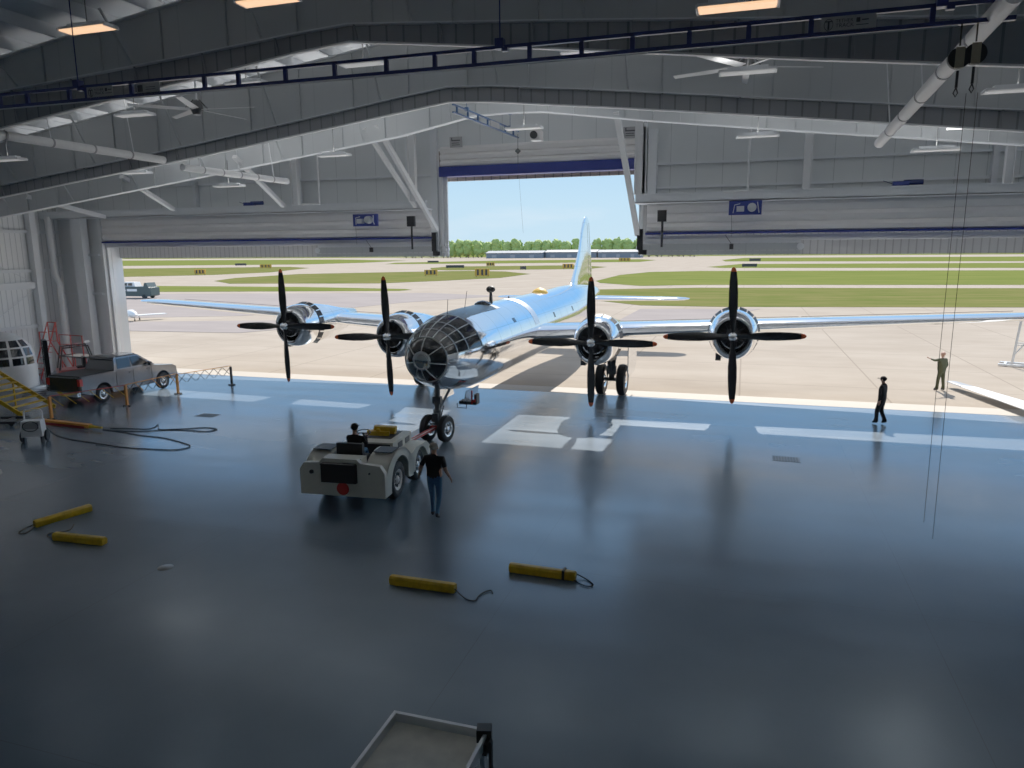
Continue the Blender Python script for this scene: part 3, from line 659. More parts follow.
# ------------------------------------------------------------------ people
def person(label, loc, rz, J, mats_by, hair=None, cap=None, extra=None, cat='person', scale=1.):
    names=list(J['p']); bm=bmesh.new(); sk=bm.verts.layers.skin.verify(); V={}
    for n in names:
        p,r=J['p'][n]; v=bm.verts.new(p); V[n]=v; rr=r if isinstance(r,tuple) else (r,r); v[sk].radius=rr; v[sk].use_root=(n=='pelvis')
    for a,b in J['e']: bm.edges.new((V[a],V[b]))
    me=bpy.data.meshes.new('tmp'); bm.to_mesh(me); bm.free()
    ob=bpy.data.objects.new('tmp',me); COL.objects.link(ob)
    md=ob.modifiers.new('s','SKIN'); md.use_smooth_shade=True; sb=ob.modifiers.new('u','SUBSURF'); sb.levels=2; sb.render_levels=2
    dg=bpy.context.evaluated_depsgraph_get(); dg.update(); ev=ob.evaluated_get(dg); m2=bpy.data.meshes.new_from_object(ev)
    segs=[(Vector(J['p'][a][0]),Vector(J['p'][b][0]),a,b) for a,b in J['e']]
    g=G(); vs=[v.co.copy() for v in m2.vertices]; fs=[tuple(p.vertices) for p in m2.polygons]
    g._add(vs,fs)
    for i,f in enumerate(fs):
        c=sum((vs[k] for k in f),Vector())/len(f); best=None
        for a,b,na,nb in segs:
            d=b-a; t=max(0,min(1,(c-a).dot(d)/max(1e-9,d.length_squared))); q=(c-(a+d*t)).length
            if best is None or q<best[0]: best=(q,na,nb,t)
        g.m[i]=mats_by(best[1],best[2],best[3],c)
    bpy.data.objects.remove(ob); bpy.data.meshes.remove(me); bpy.data.meshes.remove(m2)
    h=Vector(J['p']['head'][0]); fw=Vector(J.get('face',(0,1,0))).normalized(); rt=Vector((fw.y,-fw.x,0)).normalized()
    # face: nose, ears, eyes, mouth
    g.blob(h+fw*.098+Vector((0,0,-.012)),(.016,.022,.026),J['skin'],1)
    for s_ in (-1,1):
        g.blob(h+rt*s_*.088+Vector((0,0,-.01)),(.014,.022,.032),J['skin'],1)
        g.blob(h+rt*s_*.035+fw*.084+Vector((0,0,.012)),(.013,.013,.009),J['dark'],1)
    g.blob(h+fw*.088+Vector((0,0,-.055)),(.024,.01,.007),J['dark'],1)
    # hands: palm and five bent fingers
    for s_,w,el in (('L','wL','eL'),('R','wR','eR')):
        W=Vector(J['p'][w][0]); d=(W-Vector(J['p'][el][0])).normalized(); side=d.cross(Vector((0,1,0)))
        if side.length<.2: side=d.cross(Vector((1,0,0)))
        side=side.normalized(); nrm=side.cross(d).normalized(); wd=nrm   # palm width runs fore-aft
        inward=side*(1 if side.dot(Vector((-W.x,0,0)))>0 else -1)
        pc=W+d*.055
        Mx=Matrix((wd,inward,d)).transposed()
        rings=[]
        for t_,a_,b_ in ((-.045,.026,.024),(0,.036,.018),(.035,.042,.016),(.05,.038,.012)):
            rings.append([pc+Mx@Vector((a_*math.cos(2*PI*k/10),b_*math.sin(2*PI*k/10),t_)) for k in range(10)])
        g.loft(rings,J['skin'])
        for k,ln in enumerate((.068,.078,.072,.056)):
            o=pc+wd*(.030-.02*k)+d*.042; p1=o+d*ln*.5; p2=p1+d*ln*.35+inward*ln*.25; p3=p2+d*ln*.1+inward*ln*.25
            g.pipe([o,p1,p2,p3],[.0095,.009,.008,.006],6,J['skin'])
        o=pc+wd*.034-d*.02; g.pipe([o,o+wd*.028+d*.03+inward*.01,o+wd*.036+d*.06+inward*.025],[.012,.011,.008],6,J['skin'])
    if extra: extra(g)
    o=g.build('person',J['mats'],loc=loc,rot=(0,0,rz),angle=80); o.scale=(scale,)*3
    tag(o,label,cat)
    if hair:
        g=G(); g.blob(h+Vector((0,0,.03))-fw*.018,(.098,.108,.088),0,3,.06,3,4); 
        g.v=[v for v in g.v]; hh=g.build('hair',hair,o)
        # cut face area by flattening verts in front
        for v in hh.data.vertices:
            rel=v.co-h
            if rel.dot(fw)>.06 and rel.z<.055: v.co-=fw*(rel.dot(fw)-.05)
    if cap:
        g=G(); g.lathe([(0,.102),(.03,.103),(.07,.085),(.095,.05),(.1,.01)],h+Vector((0,0,.03)),'z',16)
        a=h+fw*.09+Vector((0,0,.035)); g.box(a+fw*.05,(.13,.12,.012),Matrix.Rotation(math.atan2(-fw.x,fw.y),3,'Z')); g.build('cap',cap,o)
    return o
def joints(**kw):
    P=dict(pelvis=((0,0,.96),(.165,.115)),waist=((0,0,1.10),(.155,.11)),chest=((0,.0,1.34),(.175,.12)),neckb=((0,-.01,1.475),(.085,.075)),neck=((0,.0,1.53),.056),
      jaw=((0,.018,1.59),(.062,.07)),head=((0,.015,1.665),(.082,.098)),crown=((0,.0,1.735),(.062,.07)),
      sL=((-.19,-.01,1.42),.068),eL=((-.25,-.05,1.15),.046),wL=((-.26,.03,.91),.029),
      sR=((.19,-.01,1.42),.068),eR=((.25,-.05,1.15),.046),wR=((.26,.03,.91),.029),
      hL=((-.095,0,.88),.10),kL=((-.10,.02,.49),.066),aL=((-.10,-.02,.10),.043),tL=((-.11,.13,.045),.042),bL=((-.10,-.07,.05),.04),
      hR=((.095,0,.88),.10),kR=((.10,.02,.49),.066),aR=((.10,-.02,.10),.043),tR=((.11,.13,.045),.042),bR=((.10,-.07,.05),.04))
    for k,v in kw.items(): P[k]=(v,P[k][1]) if not isinstance(v[0],tuple) else v
    E_=[('pelvis','waist'),('waist','chest'),('chest','neckb'),('neckb','neck'),('neck','jaw'),('jaw','head'),('head','crown'),
       ('chest','sL'),('sL','eL'),('eL','wL'),('chest','sR'),('sR','eR'),('eR','wR'),('pelvis','hL'),('hL','kL'),('kL','aL'),('aL','tL'),('aL','bL'),('pelvis','hR'),('hR','kR'),('kR','aR'),('aR','tR'),('aR','bR')]
    return dict(p=P,e=E_)
# walking man by the tug: black polo, jeans  (mats: shirt, trousers, skin, shoes)
def dress(sleeve_long, suit=False):
    def f(a,b,t,c):
        n=a+b
        if b in('tL','tR','bL','bR'): return 3
        if 'neck' in a+b or b in('jaw','head','crown'): return 0 if b=='neckb' or (b=='neck' and t<.35) else 2
        if b in('wL','wR'):
            return (0 if t<.92 else 2) if sleeve_long else 2
        if b in('eL','eR'): return 0 if (sleeve_long or t<.75) else 2
        if b in('sL','sR'): return 0
        if a=='pelvis' and b=='waist': return 0 if c.z>.99 else 1
        if b in('hL','hR','kL','kR','aL','aR'): return 3 if (b in('aL','aR') and t>.96) else 1
        return 0
    return f
J=joints(eL=(-.30,-.10,1.20),wL=(-.36,.02,1.03),eR=(.27,-.03,1.15),wR=(.33,.10,.95),kL=(-.09,.10,.50),aL=(-.08,.08,.11),tL=(-.09,.22,.05),bL=(-.08,.03,.05),kR=(.09,.02,.49),aR=(.08,-.16,.14),tR=(.09,-.03,.05),bR=(.08,-.22,.12))
J.update(mats=['cloth_black','jeans','skin','black','dark'],skin=2,dark=4)
J['p']['chest']=((0,0,1.34),(.20,.14)); J['p']['waist']=((0,0,1.10),(.18,.13)); J['p']['sL']=((-.2,-.01,1.42),.08); J['p']['sR']=((.2,-.01,1.42),.08)
person('man in black polo shirt and blue jeans walking beside the white tow tractor',(-6.93,15.62,0),R(8),J,dress(False),hair='hair_grey',scale=1.07)
J=joints(eL=(-.28,-.12,1.16),wL=(-.36,-.06,.93),eR=(.25,-.02,1.15),wR=(.27,.08,.92),kL=(-.09,.12,.50),aL=(-.08,.12,.11),tL=(-.09,.26,.05),bL=(-.08,.07,.05),kR=(.09,.04,.50),aR=(.08,-.14,.12),tR=(.09,.0,.05),bR=(.08,-.2,.09))
for q_,r_ in (('chest',(.205,.14)),('waist',(.18,.135)),('pelvis',(.18,.135)),('hL',.115),('hR',.115),('kL',.088),('kR',.088),('aL',.062),('aR',.062),('eL',.058),('eR',.058),('sL',.08),('sR',.08)): J['p'][q_]=(J['p'][q_][0],r_)
J.update(mats=['coverall','coverall','skin','black','dark'],skin=2,dark=4)
person('person in black coveralls and cap walking on the floor near the door threshold',(5.05,29.1,0),R(62),J,dress(True),hair='cloth_black',cap='cloth_black')
J=joints(sL=(-.19,.0,1.44),eL=(-.44,.03,1.41),wL=(-.67,.08,1.50),eR=(.25,-.05,1.16),wR=(.22,.08,.94),kL=(-.12,.05,.5),kR=(.13,.0,.5),aL=(-.15,.05,.1),aR=(.15,-.05,.1),tL=(-.17,.2,.045),tR=(.18,.1,.045),bL=(-.15,.0,.05),bR=(.15,-.1,.05))
for q_,r_ in (('chest',(.215,.155)),('waist',(.20,.155)),('pelvis',(.17,.125)),('hL',.10),('hR',.10),('kL',.078),('kR',.078),('aL',.062),('aR',.062),('eL',.058),('eR',.058),('sL',.085),('sR',.085)): J['p'][q_]=(J['p'][q_][0],r_)
J.update(mats=['flight','flight','skin','black','dark'],skin=2,dark=4)
person('person in olive flight suit standing outside pointing with an outstretched arm',(8.7,36.75,0),R(38),J,dress(True),hair='skin')

# ------------------------------------------------------------------ tow tractor
tug=empty('tow_tractor',(-9.42,15.5,0),R(5),'off white aircraft tow tractor hitched to the nose gear','tractor')
W2=1.15
g=G()
g.b2((-W2+.45,.15,.35),(W2-.45,3.3,.95)); g.b2((-W2,1.7,.42),(W2,2.15,1.0)); g.b2((-W2+.2,3.1,.40),(W2-.2,3.5,.9)); 
# rear plate
g.prism([(-W2,.35),(W2,.35),(W2,1.0),(W2-.12,1.18),(.52,1.22),(.42,1.32),(-.5,1.32),(-.62,1.2),(-W2+.12,1.18),(-W2,1.0)],'y',.02,.16)
g.b2((-.55,.16,.9),(.48,.5,1.30))
body=g.build('tractor_body','tug',tug)
for s_ in (-1,1):
    cy,cz=1.12,.5
    ang=[R(a) for a in range(-10,181,10)]
    outer=[(cy+.95*math.cos(a)*(1.0 if math.cos(a)>0 else 1.14),cz+.85*math.sin(a)) for a in ang]
    outer=[p for p in outer if p[1]>.33]
    inner=[(cy+.66*math.cos(a),cz+.66*math.sin(a)) for a in ang if cz+.66*math.sin(a)>.33][::-1]
    poly=outer+[(cy-1.08,.35),(cy-.66,.35)]+inner
    g=G(); x0,x1=sorted((s_*W2,s_*(W2-.08))); g.prism(poly,'x',x0,x1)
    top=[p for p in outer]; 
    xa,xb=sorted((s_*W2,s_*.52))
    shell=outer+[(p[0],p[1]) for p in [(cy+.88*math.cos(a)*(1.0 if math.cos(a)>0 else 1.14),cz+.79*math.sin(a)) for a in ang if cz+.85*math.sin(a)>.33]][::-1]
    g.prism(shell,'x',xa,xb); g.b2((xa,.03,.35),(xb,.1,.9))
    fd=g.build('rear_fender','tug',tug,angle=45)
    g=G(); g.box((s_*.84,.95,1.355),(.5,.55,.02)); g.build('step_pad','black',fd)
    w=G(); wheel(w,(0,0,0),.5,.34); w.build('wheel',['tyre','white'],tug,loc=(s_*.93,cy,.502))
    w=G(); wheel(w,(0,0,0),.45,.3); w.build('wheel',['tyre','chrome'],tug,loc=(s_*.93,2.72,.452))
    # front fender: sloped shelf
    g=G(); poly=[(2.05,.45),(2.05,1.0),(2.3,1.06),(3.2,1.02),(3.45,.85),(3.45,.6),(3.3,.5),(3.25,.7)]+[(2.72+.53*math.cos(a),.45+.53*math.sin(a)) for a in [R(x) for x in range(20,161,14)]]+[(2.2,.45)]
    xa,xb=sorted((s_*W2,s_*.72)); g.prism(poly,'x',xa,xb); g.build('front_fender','tug',tug)
g=G(); g.b2((-.5,1.7,.9),(.72,3.1,1.32)); g.box((.11,3.12,1.1),(1.0,.06,.35)); hood=g.build('engine_cover','tug',tug)
g=G(); 
for y in (2.05,2.6): G().b2((.715,y,1.08),(.732,y+.34,1.24)).build('side_vent','dark',hood)
G().b2((-.4,2.1,1.315),(.5,3.0,1.33)).build('top_grille','dark',hood); g.b2((-.42,1.685,.98),(.64,1.71,1.27)); g.build('dash_panel','dark',hood)
g=G(); g.b2((-.52,-.08,.72),(.42,.12,1.2)); g.box((-.05,.0,1.21),(.9,.3,.03)); g.build('rear_battery_box','black',tug)
g=G(); g.lathe([(0,.17),(-.03,.15)],(.02,.0,.55),'y',16); g.build('round_reflector','red',tug)
G().lathe([(0,.06),(-.04,.05)],(-.82,.02,.95),'y',12).build('tail_lamp','black',tug); G().lathe([(0,.03),(-.04,.02)],(.75,.02,.98),'y',8).build('tail_lamp','black',tug)
g=G(); g.b2((-.42,.75,1.0),(.3,1.15,1.18)); g.b2((-.42,.65,1.1),(.3,.78,1.55)); g.build('driver_seat','black',tug)
g=G(); pts=[(-.05+.2*math.cos(2*PI*k/20),1.5+.17*math.sin(2*PI*k/20),1.62+.06*math.sin(2*PI*k/20)) for k in range(21)]; g.pipe(pts,.015,6); g.pipe([(-.05,1.5,1.62),(-.05,1.75,1.35)],.03,8); g.pipe([(-.24,1.5,1.62),(.14,1.5,1.62)],.012,6); g.build('steering_wheel','dark',tug)
g=G(); g.pipe([(0,3.5,.6),(0,3.75,.6)],.05,8); g.box((0,3.55,.6),(.3,.1,.2)); g.build('tow_hitch','dark',tug)
# yellow bundle on the cover
tm=Matrix.Rotation(R(5),3,'Z')
def tugpt(x,y,z): 
    v=tm@Vector((x,y,z)); return Vector((-9.42,15.5,0))+v
g=G()
for k,(x,y,z,rr) in enumerate(((.02,2.38,1.41,20),(.1,2.68,1.41,8),(.18,2.52,1.52,14))):
    g.box(tugpt(x,y,z),(.62,.2,.12),rotm(0,R(3),R(rr)))
g.box(tugpt(.02,2.4,1.50),(.1,.22,.06),rotm(0,0,R(20)))
tag(recenter(g.build('strap_bundle','yellow'),tugpt(.1,2.5,1.34)),'bundle of yellow straps lying on the tow tractor engine cover','bundle')
# driver
J=joints(pelvis=((0,0,.0+1.2),(.16,.12)),waist=((0,-.02,1.34),(.15,.11)),chest=((0,.0,1.56),(.17,.12)),neckb=((0,.0,1.69),(.08,.07)),neck=((0,.01,1.745),.056),jaw=((0,.03,1.80),(.062,.07)),head=((0,.03,1.875),(.082,.098)),crown=((0,.02,1.945),(.062,.07)),
  sL=(-.19,0,1.63),eL=(-.25,.18,1.42),wL=(-.15,.42,1.55),sR=(.19,0,1.63),eR=(.25,.18,1.42),wR=(.15,.42,1.55),hL=(-.09,.08,1.18),kL=(-.1,.45,1.2),aL=(-.1,.6,.85),tL=(-.1,.74,.8),bL=(-.1,.55,.8),hR=(.09,.08,1.18),kR=(.1,.45,1.2),aR=(.1,.6,.85),tR=(.1,.74,.8),bR=(.1,.55,.8))
J.update(mats=['cloth_black','jeans','skin','black','dark'],skin=2,dark=4)
person('driver in dark clothes and cap seated on the tow tractor',tuple(tugpt(-.06,1.0,0)),R(5),J,dress(True),hair='cloth_black',cap='cloth_black')
# tow bar from tractor to nose gear
a=tugpt(0,3.72,.6); b=Vector((AX+nx,AY+ny-.15,.52))
g=G(); u=(b-a).normalized().cross(Vector((0,0,1))).normalized()
g.pipe([a+u*.07,b+u*.07],.03,8); g.pipe([a-u*.07,b-u*.07],.03,8); g.pipe([a,b],.022,8,1); g.lathe([(-.05,.08),(.05,.08)],a,'z',12); g.box(b,(.34,.12,.12))
tag(recenter(g.build('tow_bar',['red','white']),a),'red and white tow bar joining the tractor to the nose gear','tow bar')

# ------------------------------------------------------------------ wheel chocks with ropes
def chock(a,b,rope,label,oct_=True,w=.17):
    a=Vector((*a,0)); b=Vector((*b,0)); L_=(b-a).length; rz=math.atan2((b-a).y,(b-a).x)
    root=empty('wheel_chock',tuple((a+b)/2),rz,label,'wheel chock','yellow wheel chocks on the floor')
    h=w; c=.04
    ring=lambda x,k=1:[Vector((x,y*k,h/2+(z-h/2)*k)) for y,z in ((-w/2+c*.3,0.0),(w/2-c*.3,0.0),(w/2,c),(w/2,h-c),(w/2-c,h),(-w/2+c,h),(-w/2,h-c),(-w/2,c))]
    G().loft([ring(-L_/2,.9),ring(-L_/2+.03),ring(L_/2-.03),ring(L_/2,.9)]).build('chock_beam','yellow',root)
    inv=Matrix.Rotation(-rz,3,'Z'); c0=(a+b)/2
    pts=[inv@(Vector((x,y,.02+(.06 if i==0 else 0)))-c0) for i,(x,y) in enumerate(rope)]
    G().pipe(smooth(pts),.013,6).build('chock_rope','rope',root)
    return root
def smooth(pts,n=4):
    out=[]; P=[Vector(p) for p in pts]
    for i in range(len(P)-1):
        p0=P[max(0,i-1)];p1=P[i];p2=P[i+1];p3=P[min(len(P)-1,i+2)]
        for k in range(n):
            t=k/n; out.append(.5*((2*p1)+(-p0+p2)*t+(2*p0-5*p1+4*p2-p3)*t*t+(-p0+3*p1-3*p2+p3)*t**3))
    out.append(P[-1]); return out
chock((-6.36,12.08),(-4.99,12.08),[(-5.0,12.05),(-4.7,11.85),(-4.5,11.82),(-4.5,12.0),(-4.45,12.2),(-4.35,12.3),(-4.28,12.2)],'plain yellow wheel chock with a curled rope off its right end')
ck=chock((-4.28,13.28),(-2.9,13.25),[(-2.95,13.38),(-2.7,13.3),(-2.52,13.1),(-2.6,13.0),(-2.75,13.05),(-2.95,13.2)],'yellow wheel chock with a rope tied around it and a loop at its right end')
G().box((.45,0,.09),(.05,.2,.2)).build('rope_wrap','rope',ck)
chock((-15.92,12.35),(-15.6,13.65),[(-15.92,12.35),(-16.0,12.1),(-15.9,11.92),(-15.75,11.95),(-15.78,12.1),(-15.9,12.3)],'yellow wheel chock lying at an angle with a short rope at its near end')
chock((-14.79,11.92),(-13.42,12.0),[(-15.0,12.62),(-14.92,12.42),(-15.1,12.22),(-15.2,12.1),(-15.05,11.95),(-14.75,11.92)],'yellow wheel chock at lower left with a rope looping back behind it')

# floor drains
for x,y,s_,lab in ((1.5,23.3,.75,'rectangular floor drain grate right of the propellers'),(-20.3,23.6,.8,'rectangular floor drain grate near the folding barrier')):
    r=empty('floor_drain',(x,y,0),0,lab,'drain')
    G().b2((-s_/2-.03,-.28,.001),(s_/2+.03,.28,.006)).build('drain_rim','steel_white' if False else 'gear_grey',r)
    g=G()
    for k in range(9): g.b2((-s_/2+k*s_/9+.01,-.25,.006),(-s_/2+(k+1)*s_/9-.03,.25,.012))
    g.build('drain_grate','dark',r)
r=tag(G().lathe([(0,.16),(.006,.15)],(-11.2,11.4,.0),'z',20).build('manhole_cover','gear_grey'),'small round metal cover set in the floor left of the plain chock','cover')

# ------------------------------------------------------------------ monorail tracks
def track(x0,x1,y,z0,z1,step,mt,th=.05,along='x'):
    def P(a,b,c): return (a,b,c) if along=='x' else (b,a,c)
    g=G()
    g.b2(*[tuple(v) for v in (P(x0,y-th/2,z1-.055),P(x1,y+th/2,z1))]) if along=='x' else g.b2((y-th/2,x0,z1-.055),(y+th/2,x1,z1))
    g.b2((x0,y-th*.7,z0),(x1,y+th*.7,z0+.06)) if along=='x' else g.b2((y-th*.7,x0,z0),(y+th*.7,x1,z0+.06))
    return g
root=empty('overhead_track',(-7,12,9.4),0,'long dark blue ladder shaped overhead safety track near the camera','track')
lx=lambda x:x+7
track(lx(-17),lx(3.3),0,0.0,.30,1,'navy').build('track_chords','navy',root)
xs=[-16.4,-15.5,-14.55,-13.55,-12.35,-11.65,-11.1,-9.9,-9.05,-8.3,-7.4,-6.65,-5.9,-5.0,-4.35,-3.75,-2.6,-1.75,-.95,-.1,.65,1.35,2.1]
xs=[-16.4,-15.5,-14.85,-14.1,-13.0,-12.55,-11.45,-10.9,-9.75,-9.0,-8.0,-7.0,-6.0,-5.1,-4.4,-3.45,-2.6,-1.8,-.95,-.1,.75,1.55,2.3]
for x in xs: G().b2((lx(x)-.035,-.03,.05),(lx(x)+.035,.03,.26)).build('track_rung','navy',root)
g=G(); g.pipe([(lx(-17),-.09,-.03),(lx(2.6),-.09,-.03)],.012,5); g.build('track_cable','aluminium',root)
def signtext(txt,size,loc,rot,parent,m='ink',name='lettering'):
    c=bpy.data.curves.new(name,'FONT'); c.body=txt; c.size=size; c.extrude=.001; c.align_x='LEFT'
    o=bpy.data.objects.new('tmp',c); COL.objects.link(o); dg=bpy.context.evaluated_depsgraph_get(); dg.update()
    me=bpy.data.meshes.new_from_object(o.evaluated_get(dg)); me.materials.clear(); me.materials.append(M[m]); bpy.data.objects.remove(o)
    q=bpy.data.objects.new(name,me); COL.objects.link(q); q.parent=parent; q.location=loc; q.rotation_euler=rot; return q
for sx,w in ((.90,.7),(-12.5,.62)):
    p=G().b2((lx(sx)-.02,-.035,.045),(lx(sx)+w,-.025,.25)).build('name_plate','plate',root)
    signtext('TETHER',.065,(lx(sx)+.17,-.038,.165),(R(90),0,0),p); signtext('TRACK',.075,(lx(sx)+.17,-.038,.10),(R(90),0,0),p)
    g=G(); pts=[(lx(sx)+.08+.058*math.cos(2*PI*k/20),-.037,.145+.075*math.sin(2*PI*k/20)) for k in range(21)]; g.pipe(pts,.005,5); g.b2((lx(sx)+.03,-.039,.18),(lx(sx)+.13,-.036,.195)); g.b2((lx(sx)+.068,-.039,.08),(lx(sx)+.092,-.036,.19))
    g.b2((lx(sx)+.44,-.039,.15),(lx(sx)+.49,-.036,.21)); g.b2((lx(sx)+.51,-.039,.17),(lx(sx)+.6,-.036,.185)); g.b2((lx(sx)+.44,-.039,.11),(lx(sx)+.6,-.036,.12)); g.build('logo_mark','ink',p)
p=G().b2((lx(-11.3),-.035,.03),(lx(-10.75),-.025,.24)).build('name_plate','plate',root)
G().b2((lx(-11.27),-.039,.08),(lx(-11.15),-.036,.2)).b2((lx(-11.08),-.039,.15),(lx(-10.85),-.036,.16)).b2((lx(-11.08),-.039,.11),(lx(-10.85),-.036,.12)).build('logo_mark','ink',p)
# hangers of the long track
for x in (-12.75,-3.95,2.4):
    g=G(); g.pipe([(lx(x),0,.35),(lx(x),0,zroof(x)-9.4)],.012,6); g.b2((lx(x)-.07,-.07,.24),(lx(x)+.07,.07,.4)); g.box((lx(x)+.1,-.05,.22),(.1,.08,.06)); g.build('track_hanger','navy',root)
# self retracting lifelines at the end
def srl(x,label,dz):
    r=empty('retracting_lifeline',(x,11.95,9.4),0,label,'lifeline reel','lifeline reels hanging from the long track')
    G().pipe([(0,0,0),(0,0,-.26-dz)],.012,6).build('upper_strap','rope',r)
    c=(0,0,-.42-dz)
    g=G(); g.lathe([(-.05,.115),(-.035,.14),(.035,.14),(.05,.115)],c,'y',24); g.build('reel_housing','black',r)
    g=G(); g.box((0,-.055,c[2]),(.11,.02,.27)); g.lathe([(-.06,.05),(-.07,.05)],c,'y',10,0); g.build('reel_face_plate','reel_brown',r)
    g=G(); g.pipe([(0,0,c[2]-.16),(0,0,c[2]-.38)],.02,6); g.pipe([(0,0,c[2]-.38),(-.03,0,c[2]-.45),(0,0,c[2]-.5),(.025,0,c[2]-.45),(0,0,c[2]-.38)],.01,6); g.build('snap_hook','dark',r)
    return c
srl(2.66,'left of two round black lifeline reels hanging at the end of the blue track',.02)
srl(2.85,'right of two round black lifeline reels hanging at the end of the blue track',-.02)
for x,z1,lab in ((2.79,2.3,'left thin tag line hanging from the lifeline reels'),(2.93,2.05,'right thin tag line hanging from the lifeline reels')):
    tag(recenter(G().pipe([(x,11.95,8.5),(x-.01,11.95,5),(x,11.95,z1)],.0045,5).build('tag_line','rope'),(x,11.95,z1)),lab,'cord','tag lines')
# second short track far off
r2=empty('overhead_track',(-9.35,23.4,10.9),0,'short blue ladder shaped overhead track hanging near the tail slot','track')
A_=Vector((0,0,0)); B_=Vector((.38,6.1,0))
def seg(h,w,t): return G().beam(A_+Vector((0,0,h)),B_+Vector((0,0,h)),w,t)
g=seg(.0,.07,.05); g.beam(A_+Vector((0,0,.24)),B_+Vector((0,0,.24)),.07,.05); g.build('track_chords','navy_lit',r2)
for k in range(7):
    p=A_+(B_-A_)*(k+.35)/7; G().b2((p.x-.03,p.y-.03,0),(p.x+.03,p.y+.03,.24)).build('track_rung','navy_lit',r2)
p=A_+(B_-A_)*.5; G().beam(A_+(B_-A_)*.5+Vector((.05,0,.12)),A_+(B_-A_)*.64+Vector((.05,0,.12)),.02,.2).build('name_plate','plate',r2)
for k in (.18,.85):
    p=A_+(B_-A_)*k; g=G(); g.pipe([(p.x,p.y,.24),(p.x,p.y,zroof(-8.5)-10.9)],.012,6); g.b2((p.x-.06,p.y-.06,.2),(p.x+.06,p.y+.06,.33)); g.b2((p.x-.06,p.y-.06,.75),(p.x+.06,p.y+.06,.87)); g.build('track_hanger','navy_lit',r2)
# hook block below it with long line
hx,hy=-8.69,28.5
r=empty('hook_block',(hx,hy,10.2),0,'small hook block hanging on a chain below the short blue track','hook')
g=G(); g.pipe([(0,0,.68),(0,0,.15)],.012,5); g.lathe([(-.04,.02),(-.03,.12),(.03,.12),(.04,.02)],(0,0,.05),'y',4); g.pipe([(0,0,-.08),(0,0,-.45)],.012,5); g.build('block','gear_grey',r)
G().pipe([(0,0,-.45),(.2,0,-3.1)],.004,4).build('pull_line','rope',r)

# ------------------------------------------------------------------ high bay lights
def fixture(lens):
    r=empty('high_bay_light',(0,0,0))
    g=G(); g.b2((-.62,-.17,.02),(.62,.17,.07)); g.box((0,0,.10),(.9,.2,.06)); g.b2((-.64,-.19,-.01),(-.60,.19,.05)); g.b2((.60,-.19,-.01),(.64,.19,.05)); g.build('light_housing','steel_white',r)
    G().b2((-.59,-.16,-.01),(.59,.16,.02)).build('light_lens',lens,r)
    G().pipe([(0,0,.1),(0,0,1.0)],.014,6).build('hanger_rod','gear_grey',r)
    return r
fw_=fixture('led_warm'); fw_['kindx']=1; del fw_['kindx']
fc_=fixture('led_white')
UPW=10
lights=[(-13.4,13,11.06,1,'left one of three warm glowing high bay lights nearest the camera'),(-8.96,13,11.16,1,'middle one of three warm glowing high bay lights at the top edge'),(-.3,13,10.2,1,'right one of three warm glowing high bay lights at the top edge'),
(-18.1,19,10.6,0,'pale high bay light left of the left ceiling fan'),(-14.0,19,11.22,0,'pale high bay light seen through the blue track right of the left fan'),(-10.2,19,11.45,0,'pale high bay light just under the ridge left of the slot'),(-4.0,19,11.25,0,'pale high bay light partly behind the blue track over the tail slot'),(-.14,18.6,10.4,0,'pale high bay light directly below the right ceiling fan'),(5.4,19,9.7,0,'pale high bay light at the right picture edge'),(-23.5,19,9.5,0,'pale high bay light at the left picture edge'),
(-24.0,25,9.66,0,'far pale high bay light above the radiant heater end'),(-19.55,25,8.99,0,'far pale high bay light low over the left girder'),(-14.8,25,9.94,0,'far pale high bay light above the blue door motor'),(-7.4,25,10.5,0,'far pale high bay light next to the grey unit by the short track'),(.2,25,9.85,0,'far pale high bay light right of the tail slot'),(5.2,25,9.2,0,'far pale high bay light above the right door girder'),(6.1,25,9.8,0,'far pale high bay light at the upper right by the tag lines')]
used={0:False,1:False}
for x,y,z,k,lab in lights:
    src=fw_ if k else fc_
    if not used[k]: o=src; used[k]=True
    else: o=copy_tree(src)
    o.location=(x,y,z); tag(o,lab,'ceiling light','high bay lights under the roof')
for x,y,z,k,lab in lights:  # upward fill lamps added above the fixtures to brighten roof and walls
    l=bpy.data.lights.new('added fill uplight','AREA'); l.shape='RECTANGLE'; l.size=1.1; l.size_y=.3; l.energy=(.6 if k else (36 if y>24 else 8)); l.color=(1,.985,.96)
    lo=bpy.data.objects.new('added_fill_uplight',l); COL.objects.link(lo); lo.location=(x,y,z+.14); lo.rotation_euler=(PI,0,0)
# grey unit by the short track
tag(recenter(G().b2((-8.62,30.0,10.85),(-8.2,30.5,11.25)).lathe([(0,.16),(.1,.15)],(-8.45,29.9,11.05),'y',14,1).build('unit_heater',['fabric','dark']),(-8.4,30.3,10.85)),'small grey fan heater hanging above the tail slot','heater')
# ceiling fans
def fan(loc,rz,label):
    r=empty('ceiling_fan',loc,rz,label,'fan','large ceiling fans')
    g=G(); g.lathe([(.28,.1),(.15,.17),(0,.18),(-.12,.12)],(0,0,0),'z',16); g.build('fan_motor','gear_grey',r)
    G().pipe([(0,0,.25),(0,0,1.4)],.03,8).build('down_rod','steel_white',r)
    g=G(); 
    for k in range(6):
        a=2*PI*k/6; g.pipe([(.1*math.cos(a),.1*math.sin(a),.3),(.35*math.cos(a),.35*math.sin(a),.05)],.012,5)
    g.build('guard_cage','dark',r)
    for k in range(5):
        a=2*PI*k/5
        q=G().loft([[Vector((.2,-.09,.0)),Vector((.2,.09,.05)),Vector((.2,.09,.065)),Vector((.2,-.09,.015))],[Vector((1.85,-.07,-.0)),Vector((1.85,.07,.04)),Vector((1.85,.07,.055)),Vector((1.85,-.07,.015))]]).build('fan_blade','steel_bright',r); q.rotation_euler=(0,0,a)
    return r
